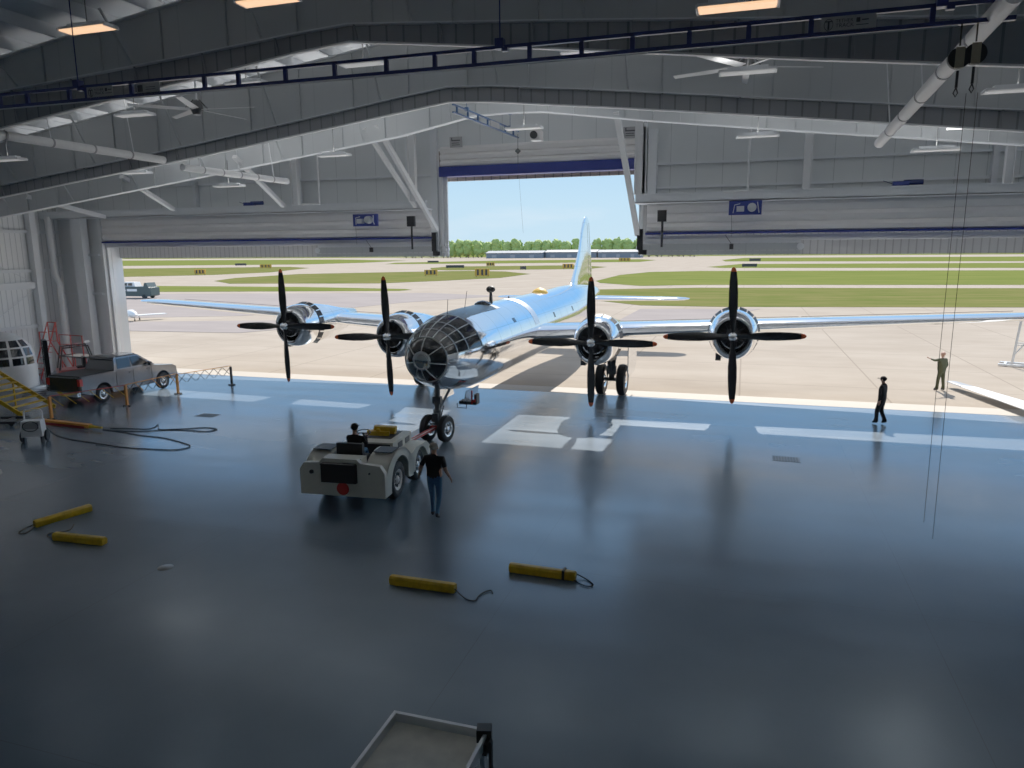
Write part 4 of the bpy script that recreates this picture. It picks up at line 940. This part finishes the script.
fan((-15.78,19,10.6),R(8),'white five blade ceiling fan at left below the blue track')
fan((-.16,19.6,10.72),R(20),'white five blade ceiling fan at right below the blue track')
# radiant tube heaters
def tube(a,b,r_,label):
    a=Vector(a); b=Vector(b); r=empty('radiant_tube_heater',tuple(a),0,label,'heater','radiant tube heaters')
    d=b-a; G().pipe([Vector((0,0,0)),d],r_,14).build('heater_tube','steel_bright',r)
    n=6
    for k in range(1,n): p=d*k/n; G().pipe([p-d.normalized()*.03,p+d.normalized()*.03],r_*1.08,14).build('tube_joint','curtain',r)
    for k in (.15,.5,.85):
        p=d*k; G().pipe([p+Vector((-.0,0,r_)),p+Vector((-.25,0,zroof(a.x)-(a+p).z))],.015,5).build('tube_hanger','steel_white',r)
tube((-18.95,12.5,9.55),(-18.75,20.75,9.5),.12,'white radiant heater tube hanging at the left')
tube((-18.75,21.6,9.35),(-18.5,27.4,9.35),.12,'white radiant heater tube beyond the second rafter at left')
tube((3.05,11.2,9.52),(3.35,22.8,9.22),.13,'white radiant heater tube crossing behind the lifeline reels at right')
# blue door motors and control boxes
for x,y,z,lab in ((-16.8,30.85,7.85,'blue door motor mounted under the girder left of the tail slot'),(-.08,30.85,8.0,'blue door motor mounted under the girder right of the tail slot')):
    r=empty('door_motor',(x,y,z),0,lab,'motor','blue door motors')
    G().b2((-.62,-.02,-.28),(.62,.12,.27)).build('mounting_plate','motor_blue',r)
    g=G(); g.lathe([(-.32,.02),(-.3,.15),(-.05,.17),(0,.16)],(.25,-.0,0),'y',14); g.box((-.18,-.12,-.05),(.28,.2,.2)); g.pipe([(.45,-.05,.2),(.5,-.15,-.1),(.52,-.1,-.2)],.02,6); g.pipe([(-.45,-.05,-.2),(-.4,-.15,.1),(-.2,-.1,.15)],.015,6); g.build('gear_motor','aluminium',r)
    G().pipe([(-.5,0,-.28),(-.48,0,-1.1)],.008,5).build('limit_cord','rope',r)
for x,z,lab in ((-23.1,8.745,'small blue winch on top of the left door girder'),(5.5,8.745,'small blue winch on top of the right door girder')):
    r=empty('winch',(x,31.1,z),0,lab,'winch','small blue winches')
    G().box((-.1,0,.0),(.55,.25,.16)).build('winch_body','motor_blue',r)
    G().lathe([(-.3,.1),(.35,.1)],(.3,0,.04),'x',12).build('winch_drum','navy',r); G().pipe([(-.35,0,0),(-.7,0,.12)],.015,5).build('winch_lever','navy',r)
for x,lab in ((-14.5,'black control box with a long rod left of the tail slot'),(-3.3,'black control box with a long rod right of the tail slot')):
    r=empty('control_box',(x,30.9,7.7),0,lab,'control box','black control boxes on the girders')
    G().box((0,0,.05),(.36,.18,.46)).build('box_housing','black',r); G().pipe([(.02,0,-.18),(.02,0,-1.2)],.05,8).build('actuator_rod','black',r)
for x,lab in ((-13.45,'black latch at the left edge of the tail slot'),(-4.2,'black latch at the right edge of the tail slot')):
    tag(recenter(G().b2((x-.12,31.0,6.4),(x+.12,31.2,7.25)).b2((x-.05,30.95,6.2),(x+.3,31.15,6.4)).build('door_latch','black'),(x,31.1,6.2)),lab,'latch','black latches beside the tail slot')
for x,lab in ((-17.0,'small black pendant hook on the folded mullion left of the slot'),(-.55,'small black pendant hook on the folded mullion right of the slot')):
    tag(recenter(G().box((x,31.7,6.5),(.16,.1,.22)).pipe([(x,31.7,6.6),(x-.25,31.7,6.95)],.012,5).build('pendant_hook','black'),(x,31.7,6.4)),lab,'hook','pendant hooks on the mullions')
# faint printed panels on the centre door housing
for x,lab in ((-12.5,'small pale data plate with dark lines at upper left of the centre door'),(-4.75,'small pale data plate at upper right of the centre door')):
    r=tag(G().b2((x-.3,31.55,10.95),(x+.3,31.58,11.4)).build('data_plate','plate'),lab,'sign','data plates on the centre door')
    g=G(); g.b2((x-.22,31.54,11.25),(x-.17,31.55,11.37)); g.b2((x-.22,31.54,11.22),(x+.2,31.55,11.27)); g.b2((x-.2,31.54,11.12),(x+.15,31.55,11.15)); g.b2((x-.2,31.54,11.04),(x+.18,31.55,11.07)); g.build('lettering','ink',r)
    recenter(r,(x,31.55,11)); 
    for ch in r.children: ch.data.transform(Matrix.Translation(-Vector((x,31.55,11))))

# ------------------------------------------------------------------ pickup truck
tr=empty('pickup_truck',(-27.42,23.4,0),R(-1),'silver crew cab pickup truck parked behind the folding barrier','truck')
HW=.98
def arc(cy,cz,r,a0,a1,n=10): return [(cy+r*math.cos(R(a0+(a1-a0)*k/n)),cz+r*math.sin(R(a0+(a1-a0)*k/n))) for k in range(n+1)]
low=[(0,.62),(0,1.25),(.05,1.30),(1.95,1.32),(4.3,1.28),(4.6,1.22),(5.6,1.12),(5.85,1.0),(5.9,.55),(5.75,.42)]+arc(4.9,.42,.50,0,180)+[(4.3,.38),(1.75,.38)]+arc(1.2,.42,.50,0,180)+[(.3,.5)]
g=G(); 
def ring_at(x,k): return [Vector((x,3+(y-3)*k,.8+(z-.8)*k)) for y,z in low]
g.loft([ring_at(-HW,.985),ring_at(-HW+.06,1.),ring_at(HW-.06,1.),ring_at(HW,.985)])
tb=g.build('truck_body','silver_paint',tr,angle=30)
g=G(); 
def rr(y0,y1,hw,z): return [Vector((-hw,y0,z)),Vector((hw,y0,z)),Vector((hw,y1,z)),Vector((-hw,y1,z))]
g.loft([rr(1.95,4.45,.90,1.28),rr(2.0,4.25,.88,1.42),rr(2.15,3.55,.74,1.86),rr(2.3,3.4,.68,1.91)]); cab=g.build('truck_cab','silver_paint',tr,angle=30)
# windows
for s_ in (-1,1):
    def wp(y0,y1,y2,y3): 
        return [(s_*.905,y0,1.36),(s_*.905,y1,1.36),(s_*.775,y2,1.80),(s_*.775,y3,1.80)]
    for pts in (wp(2.15,2.98,2.98,2.25),wp(3.06,4.12,3.5,3.06)):
        g=G(); q=[Vector(p) for p in pts]; g.loft([q,[p+Vector((s_*.008,0,0)) for p in q]]); g.build('side_window','glass',cab)
g=G(); q=[Vector(p) for p in ((-.8,2.02,1.42),(.8,2.02,1.42),(.68,2.14,1.80),(-.68,2.14,1.80))]; g.loft([q,[p+Vector((0,-.012,0)) for p in q]]); g.build('rear_window','glass',cab)
g=G(); q=[Vector(p) for p in ((-.84,4.33,1.36),(.84,4.33,1.36),(.7,3.62,1.83),(-.7,3.62,1.83))]; g.loft([q,[p+Vector((0,.012,.01)) for p in q]]); g.build('windshield','glass',cab)
G().b2((-.88,.06,1.28),(.88,1.93,1.345)).build('tonneau_cover','black',tr)
G().b2((-.82,-.015,.68),(.82,.02,1.24)).build('tailgate','black_gloss',tr)
for s_ in (-1,1):
    G().b2((s_*.91-.08,-.03,.92),(s_*.91+.08,.12,1.22)).build('tail_lamp','tail_lamp',tr)
    G().box((s_*1.05,4.0,1.38),(.16,.1,.18)).build('side_mirror','black',tr)
    for y in (1.2,4.9):
        w=G(); wheel(w,(0,0,0),.40,.26); o=w.build('wheel',['tyre','chrome'],tr,loc=(s_*.86,y,.402))
G().b2((-.92,-.16,.48),(.92,.02,.66)).build('rear_bumper','chrome',tr); G().b2((-.92,5.75,.45),(.92,5.98,.68)).build('front_bumper','chrome',tr)
for a_,b_ in (((HW-.02,1.98,.62),(HW+.012,2.0,1.28)),((HW-.02,3.0,.45),(HW+.012,3.02,1.28)),((HW-.02,4.15,.6),(HW+.012,4.17,1.26))): G().b2(a_,b_).build('door_seam','dark',tb)
for a_,b_ in (((HW,2.75,1.12),(HW+.03,2.92,1.16)),((HW,3.85,1.12),(HW+.03,4.02,1.16))): G().b2(a_,b_).build('door_handle','dark',tb)

tr.scale=(.95,.93,.99)
# ------------------------------------------------------------------ folding barriers
def post(g,x,y,z=.9,m=0,foot=True):
    g.b2((x-.045,y-.045,0),(x+.045,y+.045,z),m)
    if foot: g.b2((x-.2,y-.03,0),(x+.2,y+.03,.04),1); g.b2((x-.03,y-.2,0),(x+.03,y+.2,.04),1)
def barrier(a,b,kind,label,endpost=False):
    r=empty('folding_barrier',(a[0],a[1],0),0,label,'barrier','sections of the folding safety barrier')
    d=Vector((b[0]-a[0],b[1]-a[1],0)); g=G(); post(g,0,0); g.build('barrier_post',['orange','black'],r)
    if endpost: g=G(); post(g,d.x,d.y,.92); g.build('barrier_post',['black','black'],r)
    G().beam((0,0,.92),(d.x,d.y,.96 if kind else .90),.03,.03).build('top_rail','orange' if kind else 'red',r)
    n=6; g=G()
    for k in range(n):
        p=d*(k+.06)/n; q=d*(k+.94)/n
        if kind==0:
            g.beam(p+Vector((0,0,.9)),q+Vector((0,0,.45)),.05,.02)
        else:
            g.beam(p+Vector((0,0,.92)),q+Vector((0,0,.5)),.03,.02,0 if kind==2 else k%2); g.beam(p+Vector((0,.02,.5)),q+Vector((0,.02,.92)),.03,.02,0)
    g.build('lattice_slats',['yellow','orange'] if kind==0 else ['dark','orange'],r)
barrier((-25.9,21.39),(-24.95,24.2),0,'barrier section with hanging yellow slats in front of the pickup tailgate')
barrier((-24.95,24.2),(-24.75,26.97),1,'middle lattice barrier section beside the pickup')
barrier((-24.75,26.97),(-23.84,29.58),2,'dark crossed lattice barrier section ending nearest the door threshold',True)

# tow bar on floor and hoses
r=empty('floor_tow_bar',(-25.5,20.62,0),math.atan2(-.24,3.25),'orange and red tow bar lying on the floor','tow bar')
G().b2((0,-.09,.05),(2.6,.09,.2)).build('bar_tube','orange',r); G().b2((.0,-.1,.03),(2.4,-.085,.12)).build('red_side','red',r); G().pipe([(2.6,0,.12),(2.95,0,.12),(3.2,.0,.12)],[.07,.05,.04],8).build('bar_end','yellow',r)
h1=[(-24.9,20.3),(-23.6,19.5),(-22.5,19.1),(-21.1,18.9),(-19.7,18.7),(-18.5,18.8),(-17.8,18.9),(-17.5,19.2),(-17.6,19.5),(-18.0,19.7),(-19.2,20.1),(-20.4,20.2),(-21.4,20.4),(-22.4,20.5)]
h2=[(-22.3,20.75),(-21.7,20.9),(-20.9,21.0),(-20.8,21.3),(-21.0,21.7),(-20.7,21.4),(-20.3,21.1),(-19.6,21.4),(-18.9,21.8),(-18.3,21.7),(-18.5,21.3),(-19.5,21.25),(-20.3,21.0),(-20.6,20.75),(-21.2,20.6),(-22.0,20.45)]
tag(recenter(G().pipe(smooth([(x,y,.02) for x,y in h1]),.018,6).build('air_hose','black'),(-21,19.5,0)),'black hose in one wide loop on the floor','hose')
tag(recenter(G().pipe(smooth([(x,y,.02) for x,y in h2]),.018,6).build('air_hose','black'),(-20.5,21,0)),'black hose in a narrow kinked loop behind the wide one','hose')

# pressure washer cart
r=empty('utility_cart',(-23.3,18.5,0),R(32),'grey wheeled utility cart with a looped hose at left','cart')
G().box((0,0,.5),(.66,.45,.55),taper=.9).build('cart_body','steel_bright',r)
G().box((0,-.235,.62),(.5,.02,.22)).build('front_panel','plate',r)
G().pipe([(-.28,.1,.7),(-.28,.12,1.05),(-.22,.12,1.12),(.22,.12,1.12),(.28,.12,1.05),(.28,.1,.7)],.028,8).build('push_handle','steel_bright',r)
for s_ in (-1,1):
    w=G(); wheel(w,(0,0,0),.2,.08); w.build('wheel',['tyre','black'],r,loc=(s_*.38,.05,.202))
g=G(); pts=[(.24*math.cos(2*PI*k/24),-.26,.6+.17*math.sin(2*PI*k/24)) for k in range(25)]; g.pipe(pts,.015,6); g.build('coiled_hose','black',r)
G().b2((-.3,-.2,0),(-.24,.0,.24)).build('foot','black',r); G().b2((.24,-.2,0),(.3,.0,.24)).build('foot','black',r)

# yellow maintenance stair
r=empty('maintenance_stair',(-28.3,21.9,0),R(8),'yellow open tread maintenance stair at the left edge','stairs')
g=G()
for s_ in (-1,1): g.beam((1.0,s_*.85,.1),(-1.9,s_*.85,1.75),.05,.16)
g.build('stringer','yellow',r)
for k in range(9):
    t_=(k+.5)/9; G().box((1.0-2.9*t_,0,.12+1.65*t_),(.2,1.66,.04)).build('tread','yellow',r)
g=G()
for x,z in ((-1.85,1.7),(-.9,1.1)):
    for s_ in (-1,1): g.beam((x,s_*.85,0),(x,s_*.85,z),.05,.05)
g.beam((-1.85,-.85,.1),(-.9,-.85,1.1),.03,.03); g.build('stair_leg','yellow',r)
# dark steel base frames / dollies near stair
def frame(loc,rz,lab,L_=2.6,w=.9):
    r=empty('steel_dolly',loc,rz,lab,'dolly','dark steel dollies by the stair')
    g=G()
    for s_ in (-1,1): g.b2((-L_/2,s_*w/2-.04,.1),(L_/2,s_*w/2+.04,.2))
    for k in range(6): x=-L_/2+L_*k/5; g.b2((x-.04,-w/2,.12),(x+.04,w/2,.18))
    g.build('dolly_frame','dark',r)
    for x in (-L_/2+.15,L_/2-.15):
        for s_ in (-1,1): G().lathe([(-.03,.05),(-.025,.09),(.025,.09),(.03,.05)],(x,s_*w/2,.09),'y',12).build('caster','black',r)
frame((-27.6,20.0,0),R(20),'low dark steel dolly nearest the utility cart',2.8)
frame((-27.9,18.75,0),R(18),'low dark steel dolly at the left picture edge below the stair',2.4,.8)
# glazed nose section
r=empty('aircraft_nose_section',(-34.3,26.3,0),0,'white aircraft nose section with black window grid at the left edge','nose section')
prof=[(-1.4,1.2),(-.3,1.2),(.3,1.12),(.9,.85),(1.25,.5),(1.4,.05)]
g=G(); rings=[]
for a,rd in ((0,1.25),(1.0,1.25),(1.6,1.2),(2.0,1.05),(2.35,.8),(2.6,.45),(2.7,.05)): rings.append([Vector((rd*math.cos(2*PI*k/32),rd*math.sin(2*PI*k/32),a)) for k in range(32)])
g.loft(rings); nb=g.build('nose_shell','white',r,angle=50)
zr=interp([(0,1.25),(1.0,1.25),(1.6,1.2),(2.0,1.05),(2.35,.8),(2.6,.45),(2.7,.05)])
for (z0,z1,n_,off) in ((1.15,1.5,12,.0),(1.58,1.95,12,0.),(2.02,2.34,12,0)):
    for k in range(n_):
        a0=2*PI*(k+.1)/n_; a1=2*PI*(k+.9)/n_; g=G()
        g.loft([[Vector(((zr(z)+.012)*math.cos(a),(zr(z)+.012)*math.sin(a),z)) for a in [a0+(a1-a0)*j/4 for j in range(5)]] for z in (z0,(z0+z1)/2,z1)],cap=False,closed=False)
        if -PI*.75<((a0+a1)/2+PI)%(2*PI)-PI<PI*.25: g.build('nose_window','glass',nb)
# forklift
r=empty('forklift',(-30.9,25.6,0),R(-35),'dark forklift with tall black mast behind the pickup','forklift')
g=G()
for s_ in (-1,1): g.b2((s_*.32-.07,-.1,.05),(s_*.32+.07,.1,2.5))
for z in (.3,1.2,2.4): g.b2((-.35,-.08,z),(.35,.08,z+.12))
g.build('mast','black_gloss',r)
g=G(); g.box((0,1.2,.7),(1.05,1.6,.75)); g.box((0,1.95,.95),(1.0,.5,.6)); g.build('chassis','pink',r)
g=G()
for x in (-.45,.45):
    g.pipe([(x,.45,1.0),(x,.65,2.1),(x,1.7,2.15),(x,1.95,1.2)],.04,8)
for y in (.7,1.0,1.3,1.6): g.pipe([(-.45,y,2.13),(.45,y,2.13)],.025,6)
g.build('overhead_guard','dark',r)
G().b2((-.25,1.2,1.05),(.25,1.5,1.15)).b2((-.25,1.45,1.1),(.25,1.58,1.6)).build('operator_seat','black',r)
for s_ in (-1,1):
    G().b2((s_*.25-.06,-1.1,.06),(s_*.25+.06,-.08,.1)).build('fork','gear_grey',r)
    for y,rw in ((.45,.33),(1.85,.27)):
        w=G(); wheel(w,(0,0,0),rw,.22); w.build('wheel',['tyre','white'],r,loc=(s_*.5,y,rw+.002))
# red rolling ladder platform
r=empty('rolling_ladder',(-34.8,29.4,0),R(-10),'red rolling ladder with raised guard rails behind the forklift','ladder')
g=G()
for s_ in (-1,1):
    g.beam((s_*.35-0.3,-.9,0),(s_*.35,0,2.9),.05,.05); g.beam((s_*.35+.1,.8,0),(s_*.35,0,1.9),.05,.05); g.beam((s_*.35,0,1.9),(s_*.35,0,2.9),.05,.05)
g.beam((-.35,0,2.88),(.35,0,2.88),.05,.05); g.beam((-.35,0,2.4),(.35,0,2.4),.04,.04); g.beam((-.85,-.2,2.35),(-.35,-.1,2.35),.05,.05); g.beam((-.85,-.2,1.5),(-.85,-.2,2.35),.05,.05)
g.build('ladder_frame','red',r)
for k in range(7):
    t_=(k+.5)/7; G().box((-.3*(1-t_),-.9*(1-t_),2.0*t_+.05),(.68,.14,.03)).build('step','pink',r)
# red railed platform
r=empty('work_platform',(-32.6,28.9,0),R(-8),'low work platform with a long red guard rail by the corner column','platform')
g=G()
for x in (-.9,0,.9): g.beam((x,-.35,0),(x,-.35,2.35),.04,.04); g.beam((x,.35,0),(x,.35,1.3),.04,.04)
g.beam((-.9,-.35,2.35),(.95,-.35,2.35),.04,.04); g.beam((-.9,-.35,1.85),(.95,-.35,1.85),.03,.03); g.build('guard_rail','red',r)
G().b2((-.95,-.4,1.2),(.95,.4,1.28)).build('platform_deck','dark',r); G().box((.45,-.1,1.95),(.9,.25,.1),rotm(0,R(-12),0)).build('tube_bundle','steel_bright',r)
tag(recenter(G().b2((-30.7,28.8,0),(-29.6,29.7,1.15)).b2((-30.6,28.9,1.15),(-29.7,29.6,1.4),1).b2((-30.7,28.78,.5),(-29.6,28.8,.56),1).build('wooden_crate',['wood','dark']),(-30.1,29.2,0)),'yellow brown wooden crate with dark bags on top behind the pickup cab','crate')

# tray table near the camera
r=empty('tray_table',(-3.13,6.4,0),0,'aluminium edged tray table with a worn beige top at the bottom of the picture','table')
G().b2((-.56,-.8,.93),(.56,.62,.95)).build('tray_surface','tray_top',r)
g=G(); g.b2((-.58,.60,.93),(.58,.64,1.06)); g.b2((-.60,-.8,.93),(-.56,.64,1.06)); g.b2((.56,-.8,.93),(.60,.64,1.06)); g.b2((-.6,-.84,.93),(.6,-.8,1.06)); g.build('raised_edge','aluminium',r)
g=G(); g.box((.55,.60,1.02),(.17,.14,.17),rotm(0,0,R(15))); g.box((.6,.5,.95),(.08,.16,.14)); g.build('corner_bracket','black',r)
G().box((.66,.5,.65),(.03,.06,.75)).build('hanging_strap','black',r)
for x in (-.54,.54):
    for y in (-.75,.56): G().b2((x-.025,y-.025,.07),(x+.025,y+.025,.93)).lathe([(-.02,.03),(-.015,.045),(.015,.045),(.02,.03)],(x,y,.045),'x',10).build('leg','aluminium',r)

# ------------------------------------------------------------------ outside things
# small white airplane
r=empty('light_airplane',(-56.0,56.0,0),R(60),'tiny white light airplane parked beyond the left door jamb','airplane')
g=G(); rs=[]
for y,rd,z in ((-2,.05,1.1),(-1.7,.35,1.05),(-.8,.55,1.1),(.6,.6,1.15),(2.2,.35,1.2),(4.6,.1,1.35)): rs.append([Vector((rd*math.cos(2*PI*k/14),y,z+rd*math.sin(2*PI*k/14))) for k in range(14)])
g.loft(rs); g.build('fuselage','white',r)
G().box((0,.2,.85),(10,1.3,.14)).build('wing','white',r); G().box((0,4.3,1.4),(3,.7,.08)).build('tailplane','white',r); G().prism([(3.7,1.4),(4.3,2.6),(4.8,2.6),(4.7,1.3)],'x',-.05,.05).build('tail_fin','white',r)
G().pipe([(0,-1.2,.9),(0,-1.2,.3)],.05,6).pipe([(-1.1,.6,.8),(-1.2,.6,.3)],.05,6).pipe([(1.1,.6,.8),(1.2,.6,.3)],.05,6).build('landing_strut','gear_grey',r)
for x,y in ((0,-1.2),(-1.2,.6),(1.2,.6)): G().lathe([(-.08,.12),(-.06,.2),(.06,.2),(.08,.12)],(x,y,.2),'x',12).build('wheel','tyre',r)
r.scale=(.62,.62,.62)
# dark green vehicle
r=empty('airport_vehicle',(-84.6,85.0,0),R(8),'long low dark green airport vehicle with a white cab on the far apron','vehicle')
g=G(); g.prism([(-5,.5),(-5,2.3),(3.2,2.2),(3.4,2.9),(3.8,2.9),(4.1,2.1),(4.6,2.0),(4.6,.6),(4.2,.4)],'y',-1.2,1.2); g.build('vehicle_body','vehicle_green',r)
g=G(); g.loft([rr(-.9,.9,1.4,2.2),rr(-.8,.8,1.2,3.0)]); g.build('vehicle_cab','white',r)
G().b2((-.9,-.95,2.35),(-.15,-.8,2.85)).b2((.1,-.95,2.35),(.85,-.8,2.85)).build('cab_window','glass',r)
G().b2((-1.4,-1.22,1.45),(-.2,-1.2,1.6)).b2((.0,-1.22,1.35),(1.9,-1.2,1.75)).build('side_marking','white',r)
for x in (-3.6,3.2):
    for s_ in (-1,1): G().lathe([(-.15,.3),(-.12,.5),(.12,.5),(.15,.3)],(x,s_*1.05,.5),'y',16).build('wheel','tyre',r)
r.scale=(.82,.82,.78)
# airfield signs
def sign(x,y,w,h,m,lab):
    w*=.75; h*=.62
    r=empty('airfield_sign',(x,y,0),R(10),lab,'sign','airfield signs')
    G().b2((-w/2,-.15,.25),(w/2,.15,.25+h)).build('sign_panel',m,r)
    g=G(); 
    for k in (-.4,.4): g.b2((w*k-.06,-.06,0),(w*k+.06,.06,.25))
    g.build('sign_leg','dark',r)
    if m=='sign_yellow':
        g=G()
        for k in (-.28,0.02,.3): g.b2((w*k-.3,-.17,.45),(w*k+.2,-.15,.1+h))
        g.build('sign_symbol','sign_black',r)
sign(-151.5,178,4.6,2.2,'sign_yellow','yellow airfield sign at the far left on dry grass'); sign(-181.5,250.6,6.5,2.2,'sign_yellow','wide yellow airfield sign behind the leftmost propeller')
sign(-77,175,4.6,2.2,'sign_yellow','yellow airfield sign left of the bomber nose'); sign(-61,169.5,4.8,2.8,'sign_yellow','yellow airfield sign above the bomber nose')
sign(-97,279.5,4.5,2.2,'sign_yellow','small yellow sign on the grass island left of the tail'); sign(-56.4,241.8,5,2.4,'sign_yellow','small yellow and black sign just left of the fin'); sign(-60,387,8,2.6,'sign_yellow','small yellow sign just right of the fin')
sign(-229,297,7.5,1.6,'sign_black','dark airfield board at far left'); sign(-100,249,9,1.6,'sign_black','long dark board near the left slot edge'); sign(-157,360,8,1.6,'sign_black','short dark board at the left slot edge'); sign(-68.6,230,2.6,1.6,'sign_black','small dark board left of the tail fin'); sign(1.6,259.8,6.5,1.7,'sign_black','long dark board above the right propeller'); sign(4.7,374.8,7,2.0,'sign_black','short dark board farthest above the right propeller'); sign(128,330,3,1.6,'sign_black','dark board at far right of the field')
# distant buildings
for x0,x1,y,h,m1,lab in ((-195,-149,560,4.2,'bldg','long blue grey building below the tree line left of the fin'),(-148,-108,565,4.6,'bldg_roof','pale roofed building below the tree line beside the fin'),(-106,-74,562,4.4,'bldg','blue grey building below the tree line right of the fin')):
    r=empty('distant_building',((x0+x1)/2,y,0),0,lab,'building','far buildings in front of the trees')
    hw=(x1-x0)/2
    G().b2((-hw,-8,0),(hw,8,h)).build('wall','bldg',r); G().prism([(-9,h),(9,h),(0,h+1.6)],'x',-hw-.5,hw+.5).build('roof',m1,r)
    for k in range(3): G().b2((-hw+hw*2*(k+.3)/3,-8.1,.2),(-hw+hw*2*(k+.55)/3,-8,2.6)).build('garage_door','bldg_roof',r)
# trees
protos=[]
for q in range(4):
    r=empty('tree',(0,0,-50)); random.seed(q+3)
    g=G()
    for k in range(7):
        a=random.uniform(0,2*PI); rr_=random.uniform(.6,2.2); z=random.uniform(4.5,10.); s_=random.uniform(1.9,2.7)
        g.blob((rr_*math.cos(a),rr_*math.sin(a),z),(s_*1.1,s_,s_*.95),0,3,.55,q*10+k,1.8)
    g.blob((0,0,5.6),(3.9,3.6,4.2),0,3,.5,q,1.5)
    g.build('tree_crown','leaf' if q%2 else 'leaf2',r,angle=180); G().pipe([(0,0,0),(0,0,6)],[.4,.25],8).build('tree_trunk','trunk',r); protos.append(r)
random.seed(11); n=0
N_T=60
for i in range(N_T):
    x=-292+8.6*(i//2)+(4.3 if i%2 else 0)+random.uniform(-.5,.5); y=(600 if i%2 else 622)+random.uniform(-3,3); q=i%4
    o=protos[q] if i<4 else copy_tree(protos[q])
    k=random.uniform(.95,1.12); o.location=(x,y,.03); o.scale=(k*1.02,k,k*1.18); o.rotation_euler=(0,0,random.uniform(0,6))
    tag(o,'leafy green tree in the distant tree line behind the airfield','tree','trees of the distant tree line')
# far trees peeking right of door header are hidden, keep a low far hedge
# wing of another airplane at right edge and its stand
r=empty('parked_airplane',(15.2,33.5,0),0,'white airplane wing with grey tip reaching in at the right edge','airplane')
a=Vector((10.1-15.2,40.2-33.5,0)); 
pA=Vector((-4.6,5.4,1.0)); pB=Vector((-2.6,.5,1.0)); 
WA=Vector((9.4-15.2,37.8-33.5,.28)); WB=Vector((10.75-15.2,32.8-33.5,.28))
def wr(p,c,t_,d): 
    return [p+d*(a_-.5)*c+Vector((0,0,b_*c)) for a_,b_ in airfoil(t=t_)]
dirw=(WB-WA).normalized(); perp=Vector((dirw.y,-dirw.x,0))*-1
def span(t0,t1,n=4): return [wr(WA+(WB-WA)*(t0+(t1-t0)*k/n),.5+.55*(t0+(t1-t0)*k/n),.13,perp) for k in range(n+1)]
g=G(); g.loft([wr(WA+(WB-WA)*-.02,.2,.08,perp)]+span(0,.26)); g.build('wing_tip','tip_grey',r)
G().loft(span(.26,1.3)).build('wing','white',r)
G().pipe([WB+dirw*.9+Vector((0,0,.0)),Vector((WB.x+dirw.x*.9,WB.y+dirw.y*.9,0))],.12,8).build('wing_support','gear_grey',r)
r=empty('maintenance_stand',(14.45,45.6,0),R(-20),'grey metal maintenance stand on skids at the right edge','stand')
g=G(); g.beam((-.9,-.5,.08),(1.2,-.5,.08),.16,.1); g.beam((-.9,.5,.08),(1.2,.5,.08),.16,.1); g.beam((-.6,-.5,.1),(-.6,.5,.1),.1,.08); g.build('skid','aluminium',r)
g=G(); 
for y in (-.5,.5): g.beam((-.3,y,.1),(-.1,y,2.6),.08,.08); g.beam((.9,y,.1),(.3,y,2.6),.08,.08); g.beam((-.2,y,1.2),(.7,y,1.2),.05,.05); g.beam((-.25,y,.6),(.6,y,1.9),.05,.05)
g.build('stand_frame','aluminium',r); G().b2((-.3,-.55,2.5),(.6,.55,2.6)).build('stand_deck','aluminium',r)

# ------------------------------------------------------------------ light
w=bpy.data.worlds.new('sky'); bpy.context.scene.world=w; w.use_nodes=True; nt=w.node_tree; N=nt.nodes; L=nt.links
bg=N['Background']; tc=N.new('ShaderNodeTexCoord'); sp=N.new('ShaderNodeSeparateXYZ'); L.new(tc.outputs['Generated'],sp.inputs[0])
cr=N.new('ShaderNodeValToRGB'); el=cr.color_ramp.elements
el[0].position=0; el[0].color=(.50,.72,.88,1); el[1].position=1; el[1].color=(.28,.42,.70,1)
for p,c in ((.06,(.45,.70,.90,1)),(.13,(.34,.61,.90,1)),(.21,(.15,.46,1.0,1)),(.34,(.30,.53,.86,1)),(.55,(.36,.54,.82,1))):
    e=el.new(p); e.color=c
L.new(sp.outputs[2],cr.inputs['Fac'])
nz=N.new('ShaderNodeTexNoise'); mp=N.new('ShaderNodeMapping'); mp.inputs['Scale'].default_value=(1.5,1.5,9); L.new(tc.outputs['Generated'],mp.inputs['Vector']); L.new(mp.outputs[0],nz.inputs['Vector']); nz.inputs['Scale'].default_value=1.6; nz.inputs['Detail'].default_value=6
mr=N.new('ShaderNodeMapRange'); mr.inputs['From Min'].default_value=.56; mr.inputs['From Max'].default_value=.8; mr.inputs['To Max'].default_value=.5; L.new(nz.outputs['Fac'],mr.inputs['Value'])
mx=N.new('ShaderNodeMix'); mx.data_type='RGBA'; mx.inputs['B'].default_value=(.85,.9,.95,1); L.new(mr.outputs[0],mx.inputs['Factor']); L.new(cr.outputs['Color'],mx.inputs['A'])
L.new(mx.outputs['Result'],bg.inputs['Color']); bg.inputs['Strength'].default_value=1.0
sl=bpy.data.lights.new('sun','SUN'); sl.energy=7.6; sl.angle=R(.6); sl.color=(1,.95,.88)
so=bpy.data.objects.new('sun',sl); COL.objects.link(so); dirv=Vector((.047,-1.074,-1)).normalized(); so.rotation_euler=dirv.to_track_quat('-Z','Y').to_euler(); so.location=(0,60,60)
portal(DL,DR,0,ZH,YO+.1); portal(SL,SR,ZH,ZS,YO+.1)
sc=bpy.context.scene
sc.view_settings.view_transform='Standard'; sc.view_settings.look='None'; sc.view_settings.exposure=0; sc.view_settings.gamma=1.38
sc.cycles.use_denoising=True; sc.cycles.caustics_reflective=True; sc.cycles.max_bounces=8; sc.cycles.diffuse_bounces=5; sc.cycles.glossy_bounces=4; sc.cycles.sample_clamp_indirect=5
bpy.context.view_layer.update()
